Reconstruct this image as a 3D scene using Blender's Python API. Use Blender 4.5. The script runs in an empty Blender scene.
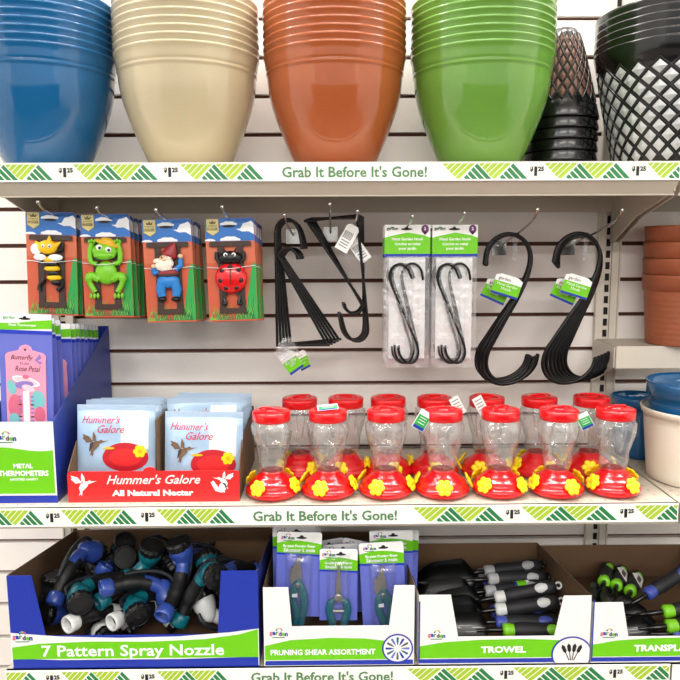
import bpy, bmesh, math, random
from mathutils import Vector, Matrix, Euler
random.seed(7)
scn = bpy.context.scene
COL = scn.collection
PI = math.pi
# ------------------------------------------------------------------ camera
FPX = 700.0
HC = 1.45
pitch, yaw, roll = 0.133, 0.0105, 0.0041
Fv = Vector((math.sin(yaw)*math.cos(pitch), math.cos(yaw)*math.cos(pitch), -math.sin(pitch)))
R0 = Vector((math.cos(yaw), -math.sin(yaw), 0))
U0 = R0.cross(Fv).normalized()
Uv = U0*math.cos(roll) + R0*math.sin(roll)
Rv = R0*math.cos(roll) - U0*math.sin(roll)
CAM = Vector((0, 0, HC))
cd = bpy.data.cameras.new('camera')
cd.sensor_fit = 'HORIZONTAL'; cd.sensor_width = 36; cd.lens = 36*FPX/680
cd.clip_start = .02
co = bpy.data.objects.new('camera', cd); COL.objects.link(co)
Mc = Matrix((Rv, Uv, -Fv)).transposed().to_4x4(); Mc.translation = CAM
co.matrix_world = Mc
scn.camera = co

def P(px, py, Y):
    """point of the place at depth Y seen in direction (px, py)"""
    d = Fv + Rv*((px-340)/FPX) + Uv*((340-py)/FPX)
    return CAM + d*(Y/d.y)
def PX(px, Y, z):            # X of direction px at depth Y and world height z
    lo, hi = -2, 2
    for _ in range(40):
        m = (lo+hi)/2
        v = Vector((m, Y, z)) - CAM
        if v.dot(Rv)/v.dot(Fv)*FPX + 340 < px: lo = m
        else: hi = m
    return lo

# ------------------------------------------------------------------ materials
MATS = {}
def lin(c):
    o = []
    for x in c:
        x /= 255.0
        o.append(x/12.92 if x <= .04045 else ((x+.055)/1.055)**2.4)
    return (*o, 1)
def mat(name, rgb, rough=.5, metal=0, coat=0, noise=0, nscale=40, bump=0, bscale=120, spec=.5, emit=None):
    if name in MATS: return MATS[name]
    m = bpy.data.materials.new(name); m.use_nodes = True
    nt = m.node_tree; b = nt.nodes['Principled BSDF']
    b.inputs['Base Color'].default_value = lin(rgb)
    b.inputs['Roughness'].default_value = rough
    b.inputs['Metallic'].default_value = metal
    b.inputs['Coat Weight'].default_value = coat
    b.inputs['Specular IOR Level'].default_value = spec
    if noise or bump:
        tc = nt.nodes.new('ShaderNodeTexCoord')
    if noise:
        n = nt.nodes.new('ShaderNodeTexNoise'); n.inputs['Scale'].default_value = nscale
        n.inputs['Detail'].default_value = 4
        nt.links.new(tc.outputs['Object'], n.inputs['Vector'])
        r = nt.nodes.new('ShaderNodeValToRGB')
        c = lin(rgb)
        r.color_ramp.elements[0].position = .3; r.color_ramp.elements[1].position = .7
        r.color_ramp.elements[0].color = tuple(max(0, x*(1-noise)) for x in c[:3])+(1,)
        r.color_ramp.elements[1].color = tuple(min(1, x*(1+noise)) for x in c[:3])+(1,)
        nt.links.new(n.outputs['Fac'], r.inputs['Fac'])
        nt.links.new(r.outputs['Color'], b.inputs['Base Color'])
    if bump:
        n2 = nt.nodes.new('ShaderNodeTexNoise'); n2.inputs['Scale'].default_value = bscale
        nt.links.new(tc.outputs['Object'], n2.inputs['Vector'])
        bp = nt.nodes.new('ShaderNodeBump'); bp.inputs['Strength'].default_value = bump
        bp.inputs['Distance'].default_value = .002
        nt.links.new(n2.outputs['Fac'], bp.inputs['Height'])
        nt.links.new(bp.outputs['Normal'], b.inputs['Normal'])
    if emit:
        b.inputs['Emission Color'].default_value = lin(rgb); b.inputs['Emission Strength'].default_value = emit
    MATS[name] = m
    return m
def clear(name, tint=(255,255,255), gloss=.06, milk=0.0, rough=.08, bump=.0, bscale=60):
    """thin clear plastic: see-through with a fresnel sheen"""
    if name in MATS: return MATS[name]
    m = bpy.data.materials.new(name); m.use_nodes = True
    nt = m.node_tree; nt.nodes.clear()
    out = nt.nodes.new('ShaderNodeOutputMaterial')
    tr = nt.nodes.new('ShaderNodeBsdfTransparent'); tr.inputs['Color'].default_value = lin(tint)
    gl = nt.nodes.new('ShaderNodeBsdfGlossy'); gl.inputs['Roughness'].default_value = rough
    fr = nt.nodes.new('ShaderNodeLayerWeight'); fr.inputs['Blend'].default_value = .5
    pw_ = nt.nodes.new('ShaderNodeMath'); pw_.operation = 'POWER'; pw_.inputs[1].default_value = 3.5
    nt.links.new(fr.outputs['Facing'], pw_.inputs[0])
    ml = nt.nodes.new('ShaderNodeMath'); ml.operation = 'MULTIPLY'; ml.inputs[1].default_value = .9
    nt.links.new(pw_.outputs[0], ml.inputs[0])
    ad = nt.nodes.new('ShaderNodeMath'); ad.operation = 'ADD'; ad.inputs[1].default_value = gloss; ad.use_clamp = True
    mx = nt.nodes.new('ShaderNodeMixShader')
    nt.links.new(ml.outputs[0], ad.inputs[0]); nt.links.new(ad.outputs[0], mx.inputs[0])
    last = tr
    if milk:
        df = nt.nodes.new('ShaderNodeBsdfDiffuse'); df.inputs['Color'].default_value = (.9,.9,.92,1)
        m2 = nt.nodes.new('ShaderNodeMixShader'); m2.inputs[0].default_value = milk
        nt.links.new(tr.outputs[0], m2.inputs[1]); nt.links.new(df.outputs[0], m2.inputs[2]); last = m2
    nt.links.new(last.outputs[0], mx.inputs[1]); nt.links.new(gl.outputs[0], mx.inputs[2])
    if bump:
        tc = nt.nodes.new('ShaderNodeTexCoord')
        n2 = nt.nodes.new('ShaderNodeTexNoise'); n2.inputs['Scale'].default_value = bscale
        nt.links.new(tc.outputs['Object'], n2.inputs['Vector'])
        bp = nt.nodes.new('ShaderNodeBump'); bp.inputs['Strength'].default_value = bump; bp.inputs['Distance'].default_value = .01
        nt.links.new(n2.outputs['Fac'], bp.inputs['Height'])
        nt.links.new(bp.outputs['Normal'], gl.inputs['Normal']); nt.links.new(bp.outputs['Normal'], fr.inputs['Normal'])
    nt.links.new(mx.outputs[0], out.inputs['Surface'])
    MATS[name] = m
    return m

mat('panel_white', (244,238,232), .38, bump=.08, bscale=30, noise=.02, nscale=6)
mat('groove_brown', (92,50,34), .7)
mat('shelf_metal', (188,178,163), .42, noise=.02, nscale=8)
mat('strip_white', (250,249,246), .3)
mat('upright_metal', (214,206,192), .4)
mat('slot_black', (14,13,13), .8)
mat('floor_tile', (126,121,114), .12, noise=.05, nscale=3)
mat('ceiling_tile', (235,234,230), .8)
mat('lime', (173,205,50), .4); mat('lime_light', (206,222,92), .4)
mat('dgreen', (36,128,72), .4); mat('mgreen', (96,170,104), .4)
mat('ink_green', (86,132,84), .5)
mat('ink_black', (24,22,24), .5); mat('ink_white', (252,252,252), .45)
mat('cream_spot', (246,238,190), .4)
mat('pot_blue', (20,92,144), .09, coat=.3); mat('pot_cream', (194,180,148), .11, coat=.3)
mat('pot_orange', (166,86,48), .11, coat=.3); mat('pot_green', (102,148,60), .11, coat=.3)
mat('pot_black', (11,11,13), .22, coat=.2); mat('diamond_silver', (190,192,194), .34, metal=.35)
mat('diamond_bronze', (106,74,58), .45, metal=.3)
mat('pot_terra', (160,88,56), .55, noise=.06, nscale=20); mat('pot_white', (232,224,208), .35)
mat('chrome', (200,198,194), .18, metal=1)
mat('wire_black', (7,7,8), .28, spec=.35)
mat('plastic_black', (14,14,16), .38)
mat('rubber_black', (13,13,16), .5, bump=.3, bscale=400)
mat('card_brown', (108,82,58), .8, noise=.05, nscale=12)
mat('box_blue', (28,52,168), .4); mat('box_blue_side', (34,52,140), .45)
mat('box_white', (244,241,240), .45); mat('box_green', (112,204,12), .42)
mat('card_blue', (106,116,208), .42); mat('band_blue', (30,54,190), .42)
mat('box_red', (226,42,44), .4)
mat('pink', (246,160,190), .5); mat('pink_pale', (252,206,220), .5); mat('rose', (226,110,140), .5)
mat('lilac', (150,124,200), .5); mat('aqua', (128,200,206), .5)
mat('pouch_sky', (176,206,236), .28, coat=.3, noise=.22, nscale=14); mat('pouch_white', (236,240,246), .28, coat=.3, noise=.04, nscale=20)
mat('nectar_red', (196,30,44), .4); mat('nectar_dark', (140,20,30), .4)
mat('seal_grey', (188,206,226), .3, coat=.2); mat('script_red', (204,34,64), .4)
mat('yellow', (252,226,20), .4); mat('yellow_deep', (240,190,20), .4)
mat('bird_brown', (120,92,70), .6); mat('bird_dark', (66,56,56), .6)
mat('feeder_red', (222,12,22), .22, coat=.4)
clear('jar_clear', (253,253,253), .13, milk=.09, rough=.06, bump=1.2, bscale=30)
clear('poly_bag', (250,250,252), .10, milk=.14, rough=.2, bump=.9, bscale=70)
clear('blister', (250,250,252), .08, milk=.03, rough=.12, bump=.3, bscale=60)
mat('paper_white', (248,248,246), .7, noise=.03, nscale=60)
mat('sky_card', (50,116,196), .45); mat('sky_deep', (28,92,172), .45); mat('cloud', (244,246,250), .5)
mat('terra_print', (214,112,78), .5); mat('terra_print2', (206,92,60), .5)
mat('grass_print', (40,168,78), .5); mat('grass_lt', (120,196,80), .5); mat('grass_dk', (20,110,60), .5)
mat('badge', (216,202,140), .4); mat('badge_ink', (110,96,50), .5)
mat('hanger_brown', (62,44,36), .5)
mat('bee_yellow', (248,196,20), .4); mat('frog_green', (122,200,40), .35); mat('frog_dark', (70,150,30), .4)
mat('skin', (240,196,160), .5); mat('gnome_blue', (40,130,210), .4); mat('gnome_red', (150,30,36), .4)
mat('beard', (248,236,220), .5); mat('lady_red', (222,22,28), .22, coat=.4); mat('gold_hat', (226,178,40), .4)
mat('tape_white', (230,232,236), .4)
mat('nz_blue', (48,76,160), .3, coat=.3); mat('nz_teal', (10,104,118), .3, coat=.3)
mat('nz_white', (226,228,226), .35); mat('nz_grey', (34,38,44), .4)
mat('steel', (178,174,166), .3, metal=.8)
mat('shear_teal', (30,104,118), .4); mat('purple', (110,40,110), .4)
mat('trowel_black', (9,9,11), .28, coat=.3); mat('grip_grey', (34,34,38), .6)
mat('collar_grey', (176,178,180), .4); mat('collar_blue', (70,86,176), .4); mat('collar_green', (132,212,40), .4)
mat('barcode', (96,96,92), .6)

# ------------------------------------------------------------------ mesh builder
TXT = {}
def text_mesh(s, bold=0.0, space=1.0, shear=0.0):
    k = (s, bold, space, shear)
    if k in TXT: return TXT[k]
    cu = bpy.data.curves.new('t', 'FONT'); cu.body = s; cu.size = 1; cu.offset = bold
    cu.resolution_u = 2; cu.space_character = space; cu.shear = shear
    cu.fill_mode = 'FRONT'
    o = bpy.data.objects.new('t', cu); COL.objects.link(o)
    dg = bpy.context.evaluated_depsgraph_get(); dg.update()
    me = bpy.data.meshes.new_from_object(o.evaluated_get(dg))
    vs = [tuple(v.co) for v in me.vertices]; fs = [tuple(p.vertices) for p in me.polygons]
    bpy.data.objects.remove(o); bpy.data.curves.remove(cu); bpy.data.meshes.remove(me)
    x0 = min(v[0] for v in vs); x1 = max(v[0] for v in vs)
    y0 = min(v[1] for v in vs); y1 = max(v[1] for v in vs)
    TXT[k] = (vs, fs, x0, x1, y0, y1)
    return TXT[k]

FRONT = Matrix(((1,0,0,0),(0,0,-1,0),(0,1,0,0),(0,0,0,1)))   # local (u right, v up, w to the viewer)
def T(x, y, z): return Matrix.Translation((x, y, z))
def RX(a): return Matrix.Rotation(a, 4, 'X')
def RY(a): return Matrix.Rotation(a, 4, 'Y')
def RZ(a): return Matrix.Rotation(a, 4, 'Z')
def circ(cx, cy, rx, ry=None, n=20, a0=0, a1=2*PI):
    ry = rx if ry is None else ry
    full = abs(a1-a0-2*PI) < 1e-6
    return [(cx+rx*math.cos(a0+(a1-a0)*i/(n if full else n-1)), cy+ry*math.sin(a0+(a1-a0)*i/(n if full else n-1))) for i in range(n)]

class MB:
    def __init__(s, M=None):
        s.v = []; s.f = []; s.m = []; s.s = []; s.names = []; s.M = M or Matrix()
    def mi(s, m):
        if m not in s.names: s.names.append(m)
        return s.names.index(m)
    def add(s, vs, fs, m, smooth=False, M=None):
        MM = s.M @ M if M is not None else s.M
        b = len(s.v); i = s.mi(m)
        s.v += [tuple(MM @ Vector(v)) for v in vs]
        for f in fs:
            s.f.append(tuple(b+k for k in f)); s.m.append(i); s.s.append(smooth)
    def box(s, c, d, m, M=None):
        x, y, z = (k/2 for k in d)
        vs = [(c[0]+a*x, c[1]+b*y, c[2]+e*z) for a in (-1,1) for b in (-1,1) for e in (-1,1)]
        s.add(vs, [(0,1,3,2),(4,6,7,5),(0,4,5,1),(2,3,7,6),(0,2,6,4),(1,5,7,3)], m, False, M)
    def bx(s, x0, x1, y0, y1, z0, z1, m, M=None):
        s.box(((x0+x1)/2, (y0+y1)/2, (z0+z1)/2), (x1-x0, y1-y0, z1-z0), m, M)
    def poly(s, pts, w, m, M=None):
        s.add([(p[0], p[1], w) for p in pts], [tuple(range(len(pts)))], m, False, M)
    def rect(s, x0, y0, x1, y1, w, m, M=None):
        s.poly([(x0,y0),(x1,y0),(x1,y1),(x0,y1)], w, m, M)
    def prism(s, pts, w0, w1, m, M=None, smooth=False, cap=None):
        n = len(pts)
        vs = [(p[0],p[1],w0) for p in pts]+[(p[0],p[1],w1) for p in pts]
        s.add(vs, [(i,(i+1)%n,n+(i+1)%n,n+i) for i in range(n)], m, smooth, M)
        s.add(vs, [tuple(range(n))[::-1]], m, False, M)
        s.add(vs, [tuple(range(n,2*n))], cap or m, False, M)
    def lathe(s, prof, m, n=48, M=None, smooth=True, cap0=False, cap1=False, sx=1, sy=1):
        vs = [(r*math.cos(2*PI*j/n)*sx, r*math.sin(2*PI*j/n)*sy, z) for r, z in prof for j in range(n)]
        fs = []
        for i in range(len(prof)-1):
            for j in range(n):
                k = (j+1) % n
                fs.append((i*n+j, i*n+k, (i+1)*n+k, (i+1)*n+j))
        s.add(vs, fs, m, smooth, M)
        if cap0: s.add(vs[:n], [tuple(range(n))[::-1]], m, False, M)
        if cap1: s.add(vs[-n:], [tuple(range(n))], m, False, M)
    def tube(s, pts, r, m, n=8, closed=False, M=None, flat=1.0):
        pts = [Vector(p) for p in pts]; N = len(pts)
        rr = r if isinstance(r, (list, tuple)) else [r]*N
        t = []
        for i in range(N):
            a = pts[(i-1) % N] if (closed or i > 0) else pts[i]
            b = pts[(i+1) % N] if (closed or i < N-1) else pts[i]
            t.append((b-a).normalized())
        up = Vector((0,0,1)) if abs(t[0].z) < .9 else Vector((0,1,0))
        nx = t[0].cross(up).normalized()
        vs = []
        for i in range(N):
            nx = (nx - t[i]*nx.dot(t[i])).normalized()
            ny = t[i].cross(nx)
            for j in range(n):
                a = 2*PI*j/n
                vs.append(tuple(pts[i] + nx*math.cos(a)*rr[i] + ny*math.sin(a)*rr[i]*flat))
        fs = []
        for i in range(N if closed else N-1):
            q = (i+1) % N
            for j in range(n):
                k = (j+1) % n
                fs.append((i*n+j, i*n+k, q*n+k, q*n+j))
        s.add(vs, fs, m, True, M)
        if not closed:
            s.add(vs[:n], [tuple(range(n))[::-1]], m, False, M)
            s.add(vs[-n:], [tuple(range(n))], m, False, M)
    def ball(s, c, r, m, n=16, M=None, R=None):
        rx, ry, rz = (r, r, r) if not isinstance(r, (tuple, list)) else r
        k = n//2
        vs = []; 
        for i in range(k+1):
            th = PI*i/k
            for j in range(n):
                a = 2*PI*j/n
                v = Vector((rx*math.sin(th)*math.cos(a), ry*math.sin(th)*math.sin(a), rz*math.cos(th)))
                if R is not None: v = R @ v
                vs.append(tuple(v + Vector(c)))
        fs = []
        for i in range(k):
            for j in range(n):
                q = (j+1) % n
                if i == 0: fs.append((0, (i+1)*n+j, (i+1)*n+q))
                elif i == k-1: fs.append((i*n+j, k*n, i*n+q))
                else: fs.append((i*n+j, (i+1)*n+j, (i+1)*n+q, i*n+q))
        s.add(vs, fs, m, True, M)
    def text(s, st, cx, cy, w, m, width=None, height=None, size=None, bold=.0, shear=0, align='C', rot=0, M=None, maxh=None):
        """text centred on (cx, cy) in the local plane, scaled to a width and/or a cap height"""
        vs, fs, x0, x1, y0, y1 = text_mesh(st, bold, 1.0, shear)
        sx = sy = size if size else 1
        if width: sx = sy = width/(x1-x0)
        if height:
            sy = height/(y1-y0)
            if not width: sx = sy
        mx = (x0+x1)/2 if align == 'C' else x0
        my = (y0+y1)/2
        ca, sa = math.cos(rot), math.sin(rot)
        out = []
        for v in vs:
            a, b = (v[0]-mx)*sx, (v[1]-my)*sy
            out.append((cx+a*ca-b*sa, cy+a*sa+b*ca, w))
        s.add(out, fs, m, False, M)
    def build(s, name, parent=None, loc=None, bevel=0, weld=False, recalc=True):
        me = bpy.data.meshes.new(name)
        me.from_pydata(s.v, [], s.f)
        for n in s.names: me.materials.append(MATS[n])
        me.polygons.foreach_set('material_index', s.m)
        me.polygons.foreach_set('use_smooth', s.s)
        me.validate()
        if recalc:
            bm = bmesh.new(); bm.from_mesh(me)
            if weld: bmesh.ops.remove_doubles(bm, verts=bm.verts, dist=1e-5)
            bmesh.ops.recalc_face_normals(bm, faces=bm.faces)
            bm.to_mesh(me); bm.free()
        me.update()
        o = bpy.data.objects.new(name, me); COL.objects.link(o)
        if parent is not None: o.parent = parent
        if loc is not None: o.location = loc
        if bevel:
            b = o.modifiers.new('b', 'BEVEL'); b.width = bevel; b.segments = 2; b.limit_method = 'ANGLE'
        return o

def tag(o, label, cat, group=None):
    o['label'] = label; o['category'] = cat
    if group: o['group'] = group
    return o
def root(name, loc, label, cat, group=None, rot=(0,0,0)):
    o = bpy.data.objects.new(name, None); COL.objects.link(o)
    o.empty_display_size = .03
    o.location = loc; o.rotation_euler = rot
    return tag(o, label, cat, group)
def struct(o): o['kind'] = 'structure'; return o
def copy_tree(o, label=None, loc=None, rot=None, group=None, parent=None, skip=()):
    c = o.copy(); COL.objects.link(c)
    if parent is not None: c.parent = parent
    if label: c['label'] = label
    if group: c['group'] = group
    if loc is not None: c.location = loc
    if rot is not None: c.rotation_euler = rot
    for ch in [k for k in KIDS(o)]:
        if ch.name.split('.')[0] in skip: continue
        copy_tree(ch, parent=c, skip=skip)
    return c
def KIDS(o): return [k for k in COL.objects if k.parent == o]
def swap_mat(o, a, b):
    """own mesh for a copy, with material a exchanged for b"""
    o.data = o.data.copy()
    for i, m in enumerate(o.data.materials):
        if m.name == a: o.data.materials[i] = MATS[b]
def catmull(pts, k=6, closed=False):
    pts = [Vector(p) for p in pts]; out = []; n = len(pts)
    rng = range(n) if closed else range(n-1)
    for i in rng:
        if closed: p0, p1, p2, p3 = pts[(i-1) % n], pts[i], pts[(i+1) % n], pts[(i+2) % n]
        else: p0, p1, p2, p3 = pts[max(i-1,0)], pts[i], pts[i+1], pts[min(i+2,n-1)]
        for j in range(k):
            t = j/k
            out.append(.5*((2*p1)+(-p0+p2)*t+(2*p0-5*p1+4*p2-p3)*t*t+(-p0+3*p1-3*p2+p3)*t**3))
    if not closed: out.append(pts[-1])
    return out
# ------------------------------------------------------------------ setting
WALL = 1.58
def Z(dz): return HC + dz
YT, YM, YB = 1.27, 1.20, 1.19                   # front faces of the three shelves
ZT, ZM, ZB = Z(.1476), Z(-.461), Z(-.765)       # their decks
XL, XR = -.600, .622

b = MB(); b.bx(-3, 3, -6, 1.75, -.02, 0, 'floor_tile'); struct(b.build('floor'))
b = MB(); b.bx(-3, 3, -5.5, 1.75, 3.2, 3.22, 'ceiling_tile'); struct(b.build('ceiling'))
b = MB()
b.bx(-3, 3, WALL+.014, WALL+.03, 0, 3.2, 'groove_brown')
gz = [.4846+.0785*k for k in range(14, 0, -1)] + [.4846, .4045, .324, .243, .1635, .0838, .004, -.0767, -.1555, -.2345, -.311, -.386, -.461, -.536, -.6105, -.6848, -.762, -.8417, -.9245, -1.003, -1.082, -1.16, -1.24]
gz = [g for g in gz if g < 1.7]
top = 3.2
for g in gz + [-1.45]:
    z1 = Z(g)+.0045
    if top - z1 > .01: b.bx(-3, 3, WALL, WALL+.016, z1 if g > -1.4 else .002, top, 'panel_white')
    top = Z(g)-.0045
struct(b.build('wall_back'))
b = MB(); b.bx(-3.02, -3, -3.2, 1.61, 0, 3.2, 'ceiling_tile'); struct(b.build('wall_left'))
b = MB(); b.bx(3, 3.02, -3.2, 1.61, 0, 3.2, 'ceiling_tile'); struct(b.build('wall_right'))

def upright(x, label):
    o = root('shelf_upright', (x, WALL, 0), label, 'shelf upright')
    b = MB()
    for s in (-1, 1):
        b.bx(s*.0165-.0085, s*.0165+.0085, -.009, 0, .25, 2.1, 'upright_metal')
    b.bx(-.009, .009, -.003, -.0005, .25, 2.1, 'upright_metal')
    for s in (-1, 1): b.bx(s*.0245-.0015, s*.0245+.0015, -.014, -.009, .25, 2.1, 'upright_metal')
    b.build('post', o)
    b = MB(); z = .3
    while z < 2.05:
        b.bx(-.0045, .0045, -.0045, -.003, z, z+.016, 'slot_black'); z += .0255
    b.build('slots', o)
    return o
upright(.619, 'slotted cream metal upright on the white wall behind the right end of the shelves')
upright(-.607, 'slotted cream metal upright on the wall, hidden behind the blue thermometer box')

def clipx(pts, lo, hi):
    """cut a polygon where the strip ends"""
    for sgn, lim in ((1, lo), (-1, hi)):
        out = []
        for i in range(len(pts)):
            p, q = pts[i], pts[(i+1) % len(pts)]
            ip, iq = sgn*(p[0]-lim) >= 0, sgn*(q[0]-lim) >= 0
            if ip: out.append(p)
            if ip != iq:
                t = (lim-p[0])/(q[0]-p[0]); out.append((lim, p[1]+(q[1]-p[1])*t))
        pts = out
        if len(pts) < 3: return []
    return pts
def strip_unit(b, x, z, H, w, k, lo, hi):
    """one lime wedge and one green wedge; x is the left top corner, k metres per pattern unit"""
    def q(pts, m):
        pts = clipx([(x+p*k, z+t*H) for p, t in pts], lo, hi)
        if pts: b.poly(pts, w, m)
    for i in range(5):
        o1, o2 = 7*i+.6, 7*i+6.2
        t1, t2 = max(0, (o1-3)/33), max(0, (o2-3)/33)
        q([(36-o1, 1), (36-o2, 1), (16-16*t2, t2), ((16-16*t1) if o1 > 3 else 19-o1, t1)], 'lime')
    for i in range(4):
        o1, o2 = 7.5*i+.3, 7.5*i+5.9
        t1, t2 = 1-o1/32, 1-o2/32
        q([(54-o1, 0), (38+16*(1-t1)-o1, t1), (38+16*(1-t2)-o2, t2), (54-o2, 0)], 'dgreen')

def price_strip(parent, ox, x0, x1, zt, y, lay):
    """lay = (Y, world z, [wedge groups (px, px)], [tag px], text (px, px))"""
    H = .033
    YY, zz, groups, tags, txt = lay
    fx = lambda px: PX(px, YY, zz-.016)-ox
    b = MB()
    b.bx(x0, x1, y-.0015, y, zt-H, zt, 'strip_white')
    b.bx(x0, x1, y-.003, y-.0015, zt-.0012, zt, 'strip_white')
    b.bx(x0, x1, y-.003, y-.0015, zt-H, zt-H+.0012, 'strip_white')
    b.M = T(0, y-.0018, zt-H) @ FRONT
    for g0, g1 in groups:
        X, X1 = fx(g0), fx(g1)
        k = (X1-X)/93
        for j in range(2): strip_unit(b, X+39*j*k, .0028, H-.0058, 0, k, x0+.002, x1-.002)
    for c in tags:
        X = fx(c)
        b.poly(circ(X+.002, H/2, .0135, .0115, 20), .0001, 'cream_spot')
        b.poly(circ(X+.002, H/2, .0125, .0105, 20), .0002, 'strip_white')
        b.text('$', X-.0078, H/2+.0030, .0004, 'ink_black', height=.0095, bold=.06)
        b.text('1', X-.0005, H/2-.0005, .0004, 'ink_black', height=.0165, bold=.10)
        b.text('25', X+.0088, H/2+.0035, .0004, 'ink_black', height=.0085, bold=.06)
    if txt:
        X, X1 = fx(txt[0]), fx(txt[1])
        b.text("Grab It Before It's Gone!", (X+X1)/2, H/2-.0005, .0003, 'ink_green', width=X1-X, bold=.022)
    return b.build('price_strip', parent)

def shelf(label, x0, x1, yf, zt, lay, drop=.14, lip=.055):
    o = root('metal_shelf', ((x0+x1)/2, WALL, zt), label, 'shelf')
    W = (x1-x0)/2; D = WALL-yf
    b = MB()
    b.bx(-W, W, -D+.004, -.012, -.004, 0, 'shelf_metal')
    b.prism([(-D+.004,0),(-D+.004,-.033),(-D+.004+(lip-.033)*.75,-lip),(-D+.009+(lip-.033)*.75,-lip),(-D+.009,-.033),(-D+.009,0)], -W, W, 'shelf_metal', Matrix(((0,0,1,0),(1,0,0,0),(0,1,0,0),(0,0,0,1))))
    b.bx(-W, W, -D+.003+(lip-.033)*.75, -D+.008+(lip-.033)*.75, -lip-.003, -lip, 'shelf_metal')
    b.bx(-W, W, -D+.009+(lip-.033)*.75, -D+.032, -lip, -lip+.003, 'shelf_metal')
    b.bx(-W, W, -.02, -.012, -.074, 0, 'shelf_metal')
    b.build('shelf_deck', o)
    for s in (-1, 1):
        b = MB()
        pr = [(-D+.014, -lip+.004), (-D*.45, -.5*drop-.02), (-.03, -drop), (-.012, -drop), (-.012, -.006), (-D+.014, -.006)]
        X = s*(W-.002)
        b.prism(pr, X-.0015, X+.0015, 'shelf_metal', Matrix(((0,0,1,0),(1,0,0,0),(0,1,0,0),(0,0,0,1))))
        b.build('bracket', o)
    # a scatter of punched holes in the deck
    mat('shelf_dark', (150,140,128), .6)
    if drop > .1: return_ = price_strip(o, (x0+x1)/2, -W, W, .0005, -D+.002, (yf, zt)+lay); return o
    b = MB()
    n = int(2*W/.0254)
    for i in range(n):
        for j in range(int((D-.04)/.0254)):
            if drop > .1: continue
            b.bx(-W+.012+i*.0254, -W+.018+i*.0254, -D+.02+j*.0254, -D+.024+j*.0254, 0, .0002, 'shelf_dark')
    b.build('deck_perforation', o)['kind'] = 'stuff'
    price_strip(o, (x0+x1)/2, -W, W, .0005, -D+.002, (yf, zt)+lay)
    return o
GT = [(-30,53),(73,158),(180,264),(442,528),(544,631),(647,733)]
GM = [(-32,44),(61,137),(156.5,235),(413,505),(521,618),(634,725)]
GB = [(-32,42),(61.5,135),(157,231),(407,497),(513,607),(623,713)]
shelf('top metal shelf with a price strip, carrying the stacked flower pots', XL, XR, YT, ZT, (GT, [65,170,536,638], (282,427)))
shelf('middle metal shelf with a price strip, carrying the red bird feeders', XL-.012, XR-.002, YM, ZM, (GM, [52,147,512,626], (253,397)), drop=.06, lip=.035)
shelf('lowest metal shelf with a price strip, carrying the open cardboard display boxes', XL, XR-.004, YB, ZB, (GB, [52,147,506,615], (251,393)), drop=.06, lip=.035)
NG = ([(700,790),(900,990)], [800], None)
shelf('neighbouring upper shelf past the right end of the top shelf', .632, 1.6, YT+.005, ZT-.0005, NG)
shelf('neighbouring middle shelf at the right edge, carrying the white pot', .626, 1.6, YM, ZM-.001, NG, drop=.06, lip=.035)
shelf('neighbouring lowest shelf at the bottom right corner', .624, 1.6, YB+.004, ZB-.004, NG, drop=.06, lip=.035)
zs = P(640, 346, 1.45).z
o = root('narrow_shelf', (.60, WALL, zs), 'narrow cream shelf on the right carrying the terracotta pots', 'shelf')
b = MB(); xa, xb = PX(616, 1.45, zs)-.6, 1.0
b.bx(xa, xb, -.13, -.012, -.004, 0, 'shelf_metal'); b.bx(xa, xb, -.134, -.130, -.047, 0, 'upright_metal'); b.bx(xa, xb, -.130, -.118, -.047, -.044, 'shelf_metal')
for q in range(4): b.bx(xa+.17+.25*q, xa+.173+.25*q, -.1355, -.134, -.047, -.036, 'slot_black')
b.build('shelf_deck', o)
b = MB()
b.prism([(-.128, -.046), (-.012, -.10), (-.010, -.10), (-.010, -.002), (-.128, -.002)], xa-.003, xa, 'upright_metal', Matrix(((0,0,1,0),(1,0,0,0),(0,1,0,0),(0,0,0,1))))
b.build('bracket', o)

# ------------------------------------------------------------------ flower pots
def pot_mesh(name, m, prof, th=.0008):
    b = MB()
    inner = [(r-th, z+ (th if i == 0 else 0)) for i, (r, z) in enumerate(prof)][::-1]
    b.lathe(prof + inner, m, 72)
    b.poly(circ(0, 0, prof[0][0], n=72), 0, m); b.poly(circ(0, 0, prof[0][0]-th, n=72), th, m)
    return b
S = .995
PROF = [(.068,0),(.074,.004),(.082,.018),(.0925,.040),(.1040,.068),(.1150,.096),(.1230,.120),(.1283,.143),(.1308,.160),(.1318,.173),(.1320,.1775),(.1338,.1793),(.1340,.1815),(.1330,.1835),(.1330,.1855),(.1342,.1875),(.1347,.190),(.1358,.198),(.1369,.2055),(.1384,.2085),(.1392,.2105),(.1392,.2125),(.1384,.2135)]
def stack(px, m, cname, n, Yc=1.425, dz=.0137):
    x = PX(px, Yc, ZT+.1)
    o0 = None
    for i in range(n):
        if i == 0: lab = 'glossy %s plastic flower pot standing on the shelf, outermost of its stack' % cname
        else:
            w = ['second','third','fourth','fifth','sixth','seventh','eighth','ninth'][i-1]
            lab = '%s plastic pot nested in the %s stack, %s pot up from the shelf' % (cname, cname, w)
        if o0 is None:
            o0 = pot_mesh('flower_pot', m, PROF).build('flower_pot', loc=(x, Yc, ZT)); o = o0
        else:
            o = o0.copy(); COL.objects.link(o)
        o.location = (x, Yc, ZT+i*dz)
        tag(o, lab, 'flower pot', 'stacked %s pots on the top shelf' % cname)
stack(46, 'pot_blue', 'blue', 8)
stack(189.5, 'pot_cream', 'cream', 8)
stack(335, 'pot_orange', 'terracotta orange', 8)
stack(480.5, 'pot_green', 'lime green', 8)

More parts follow.
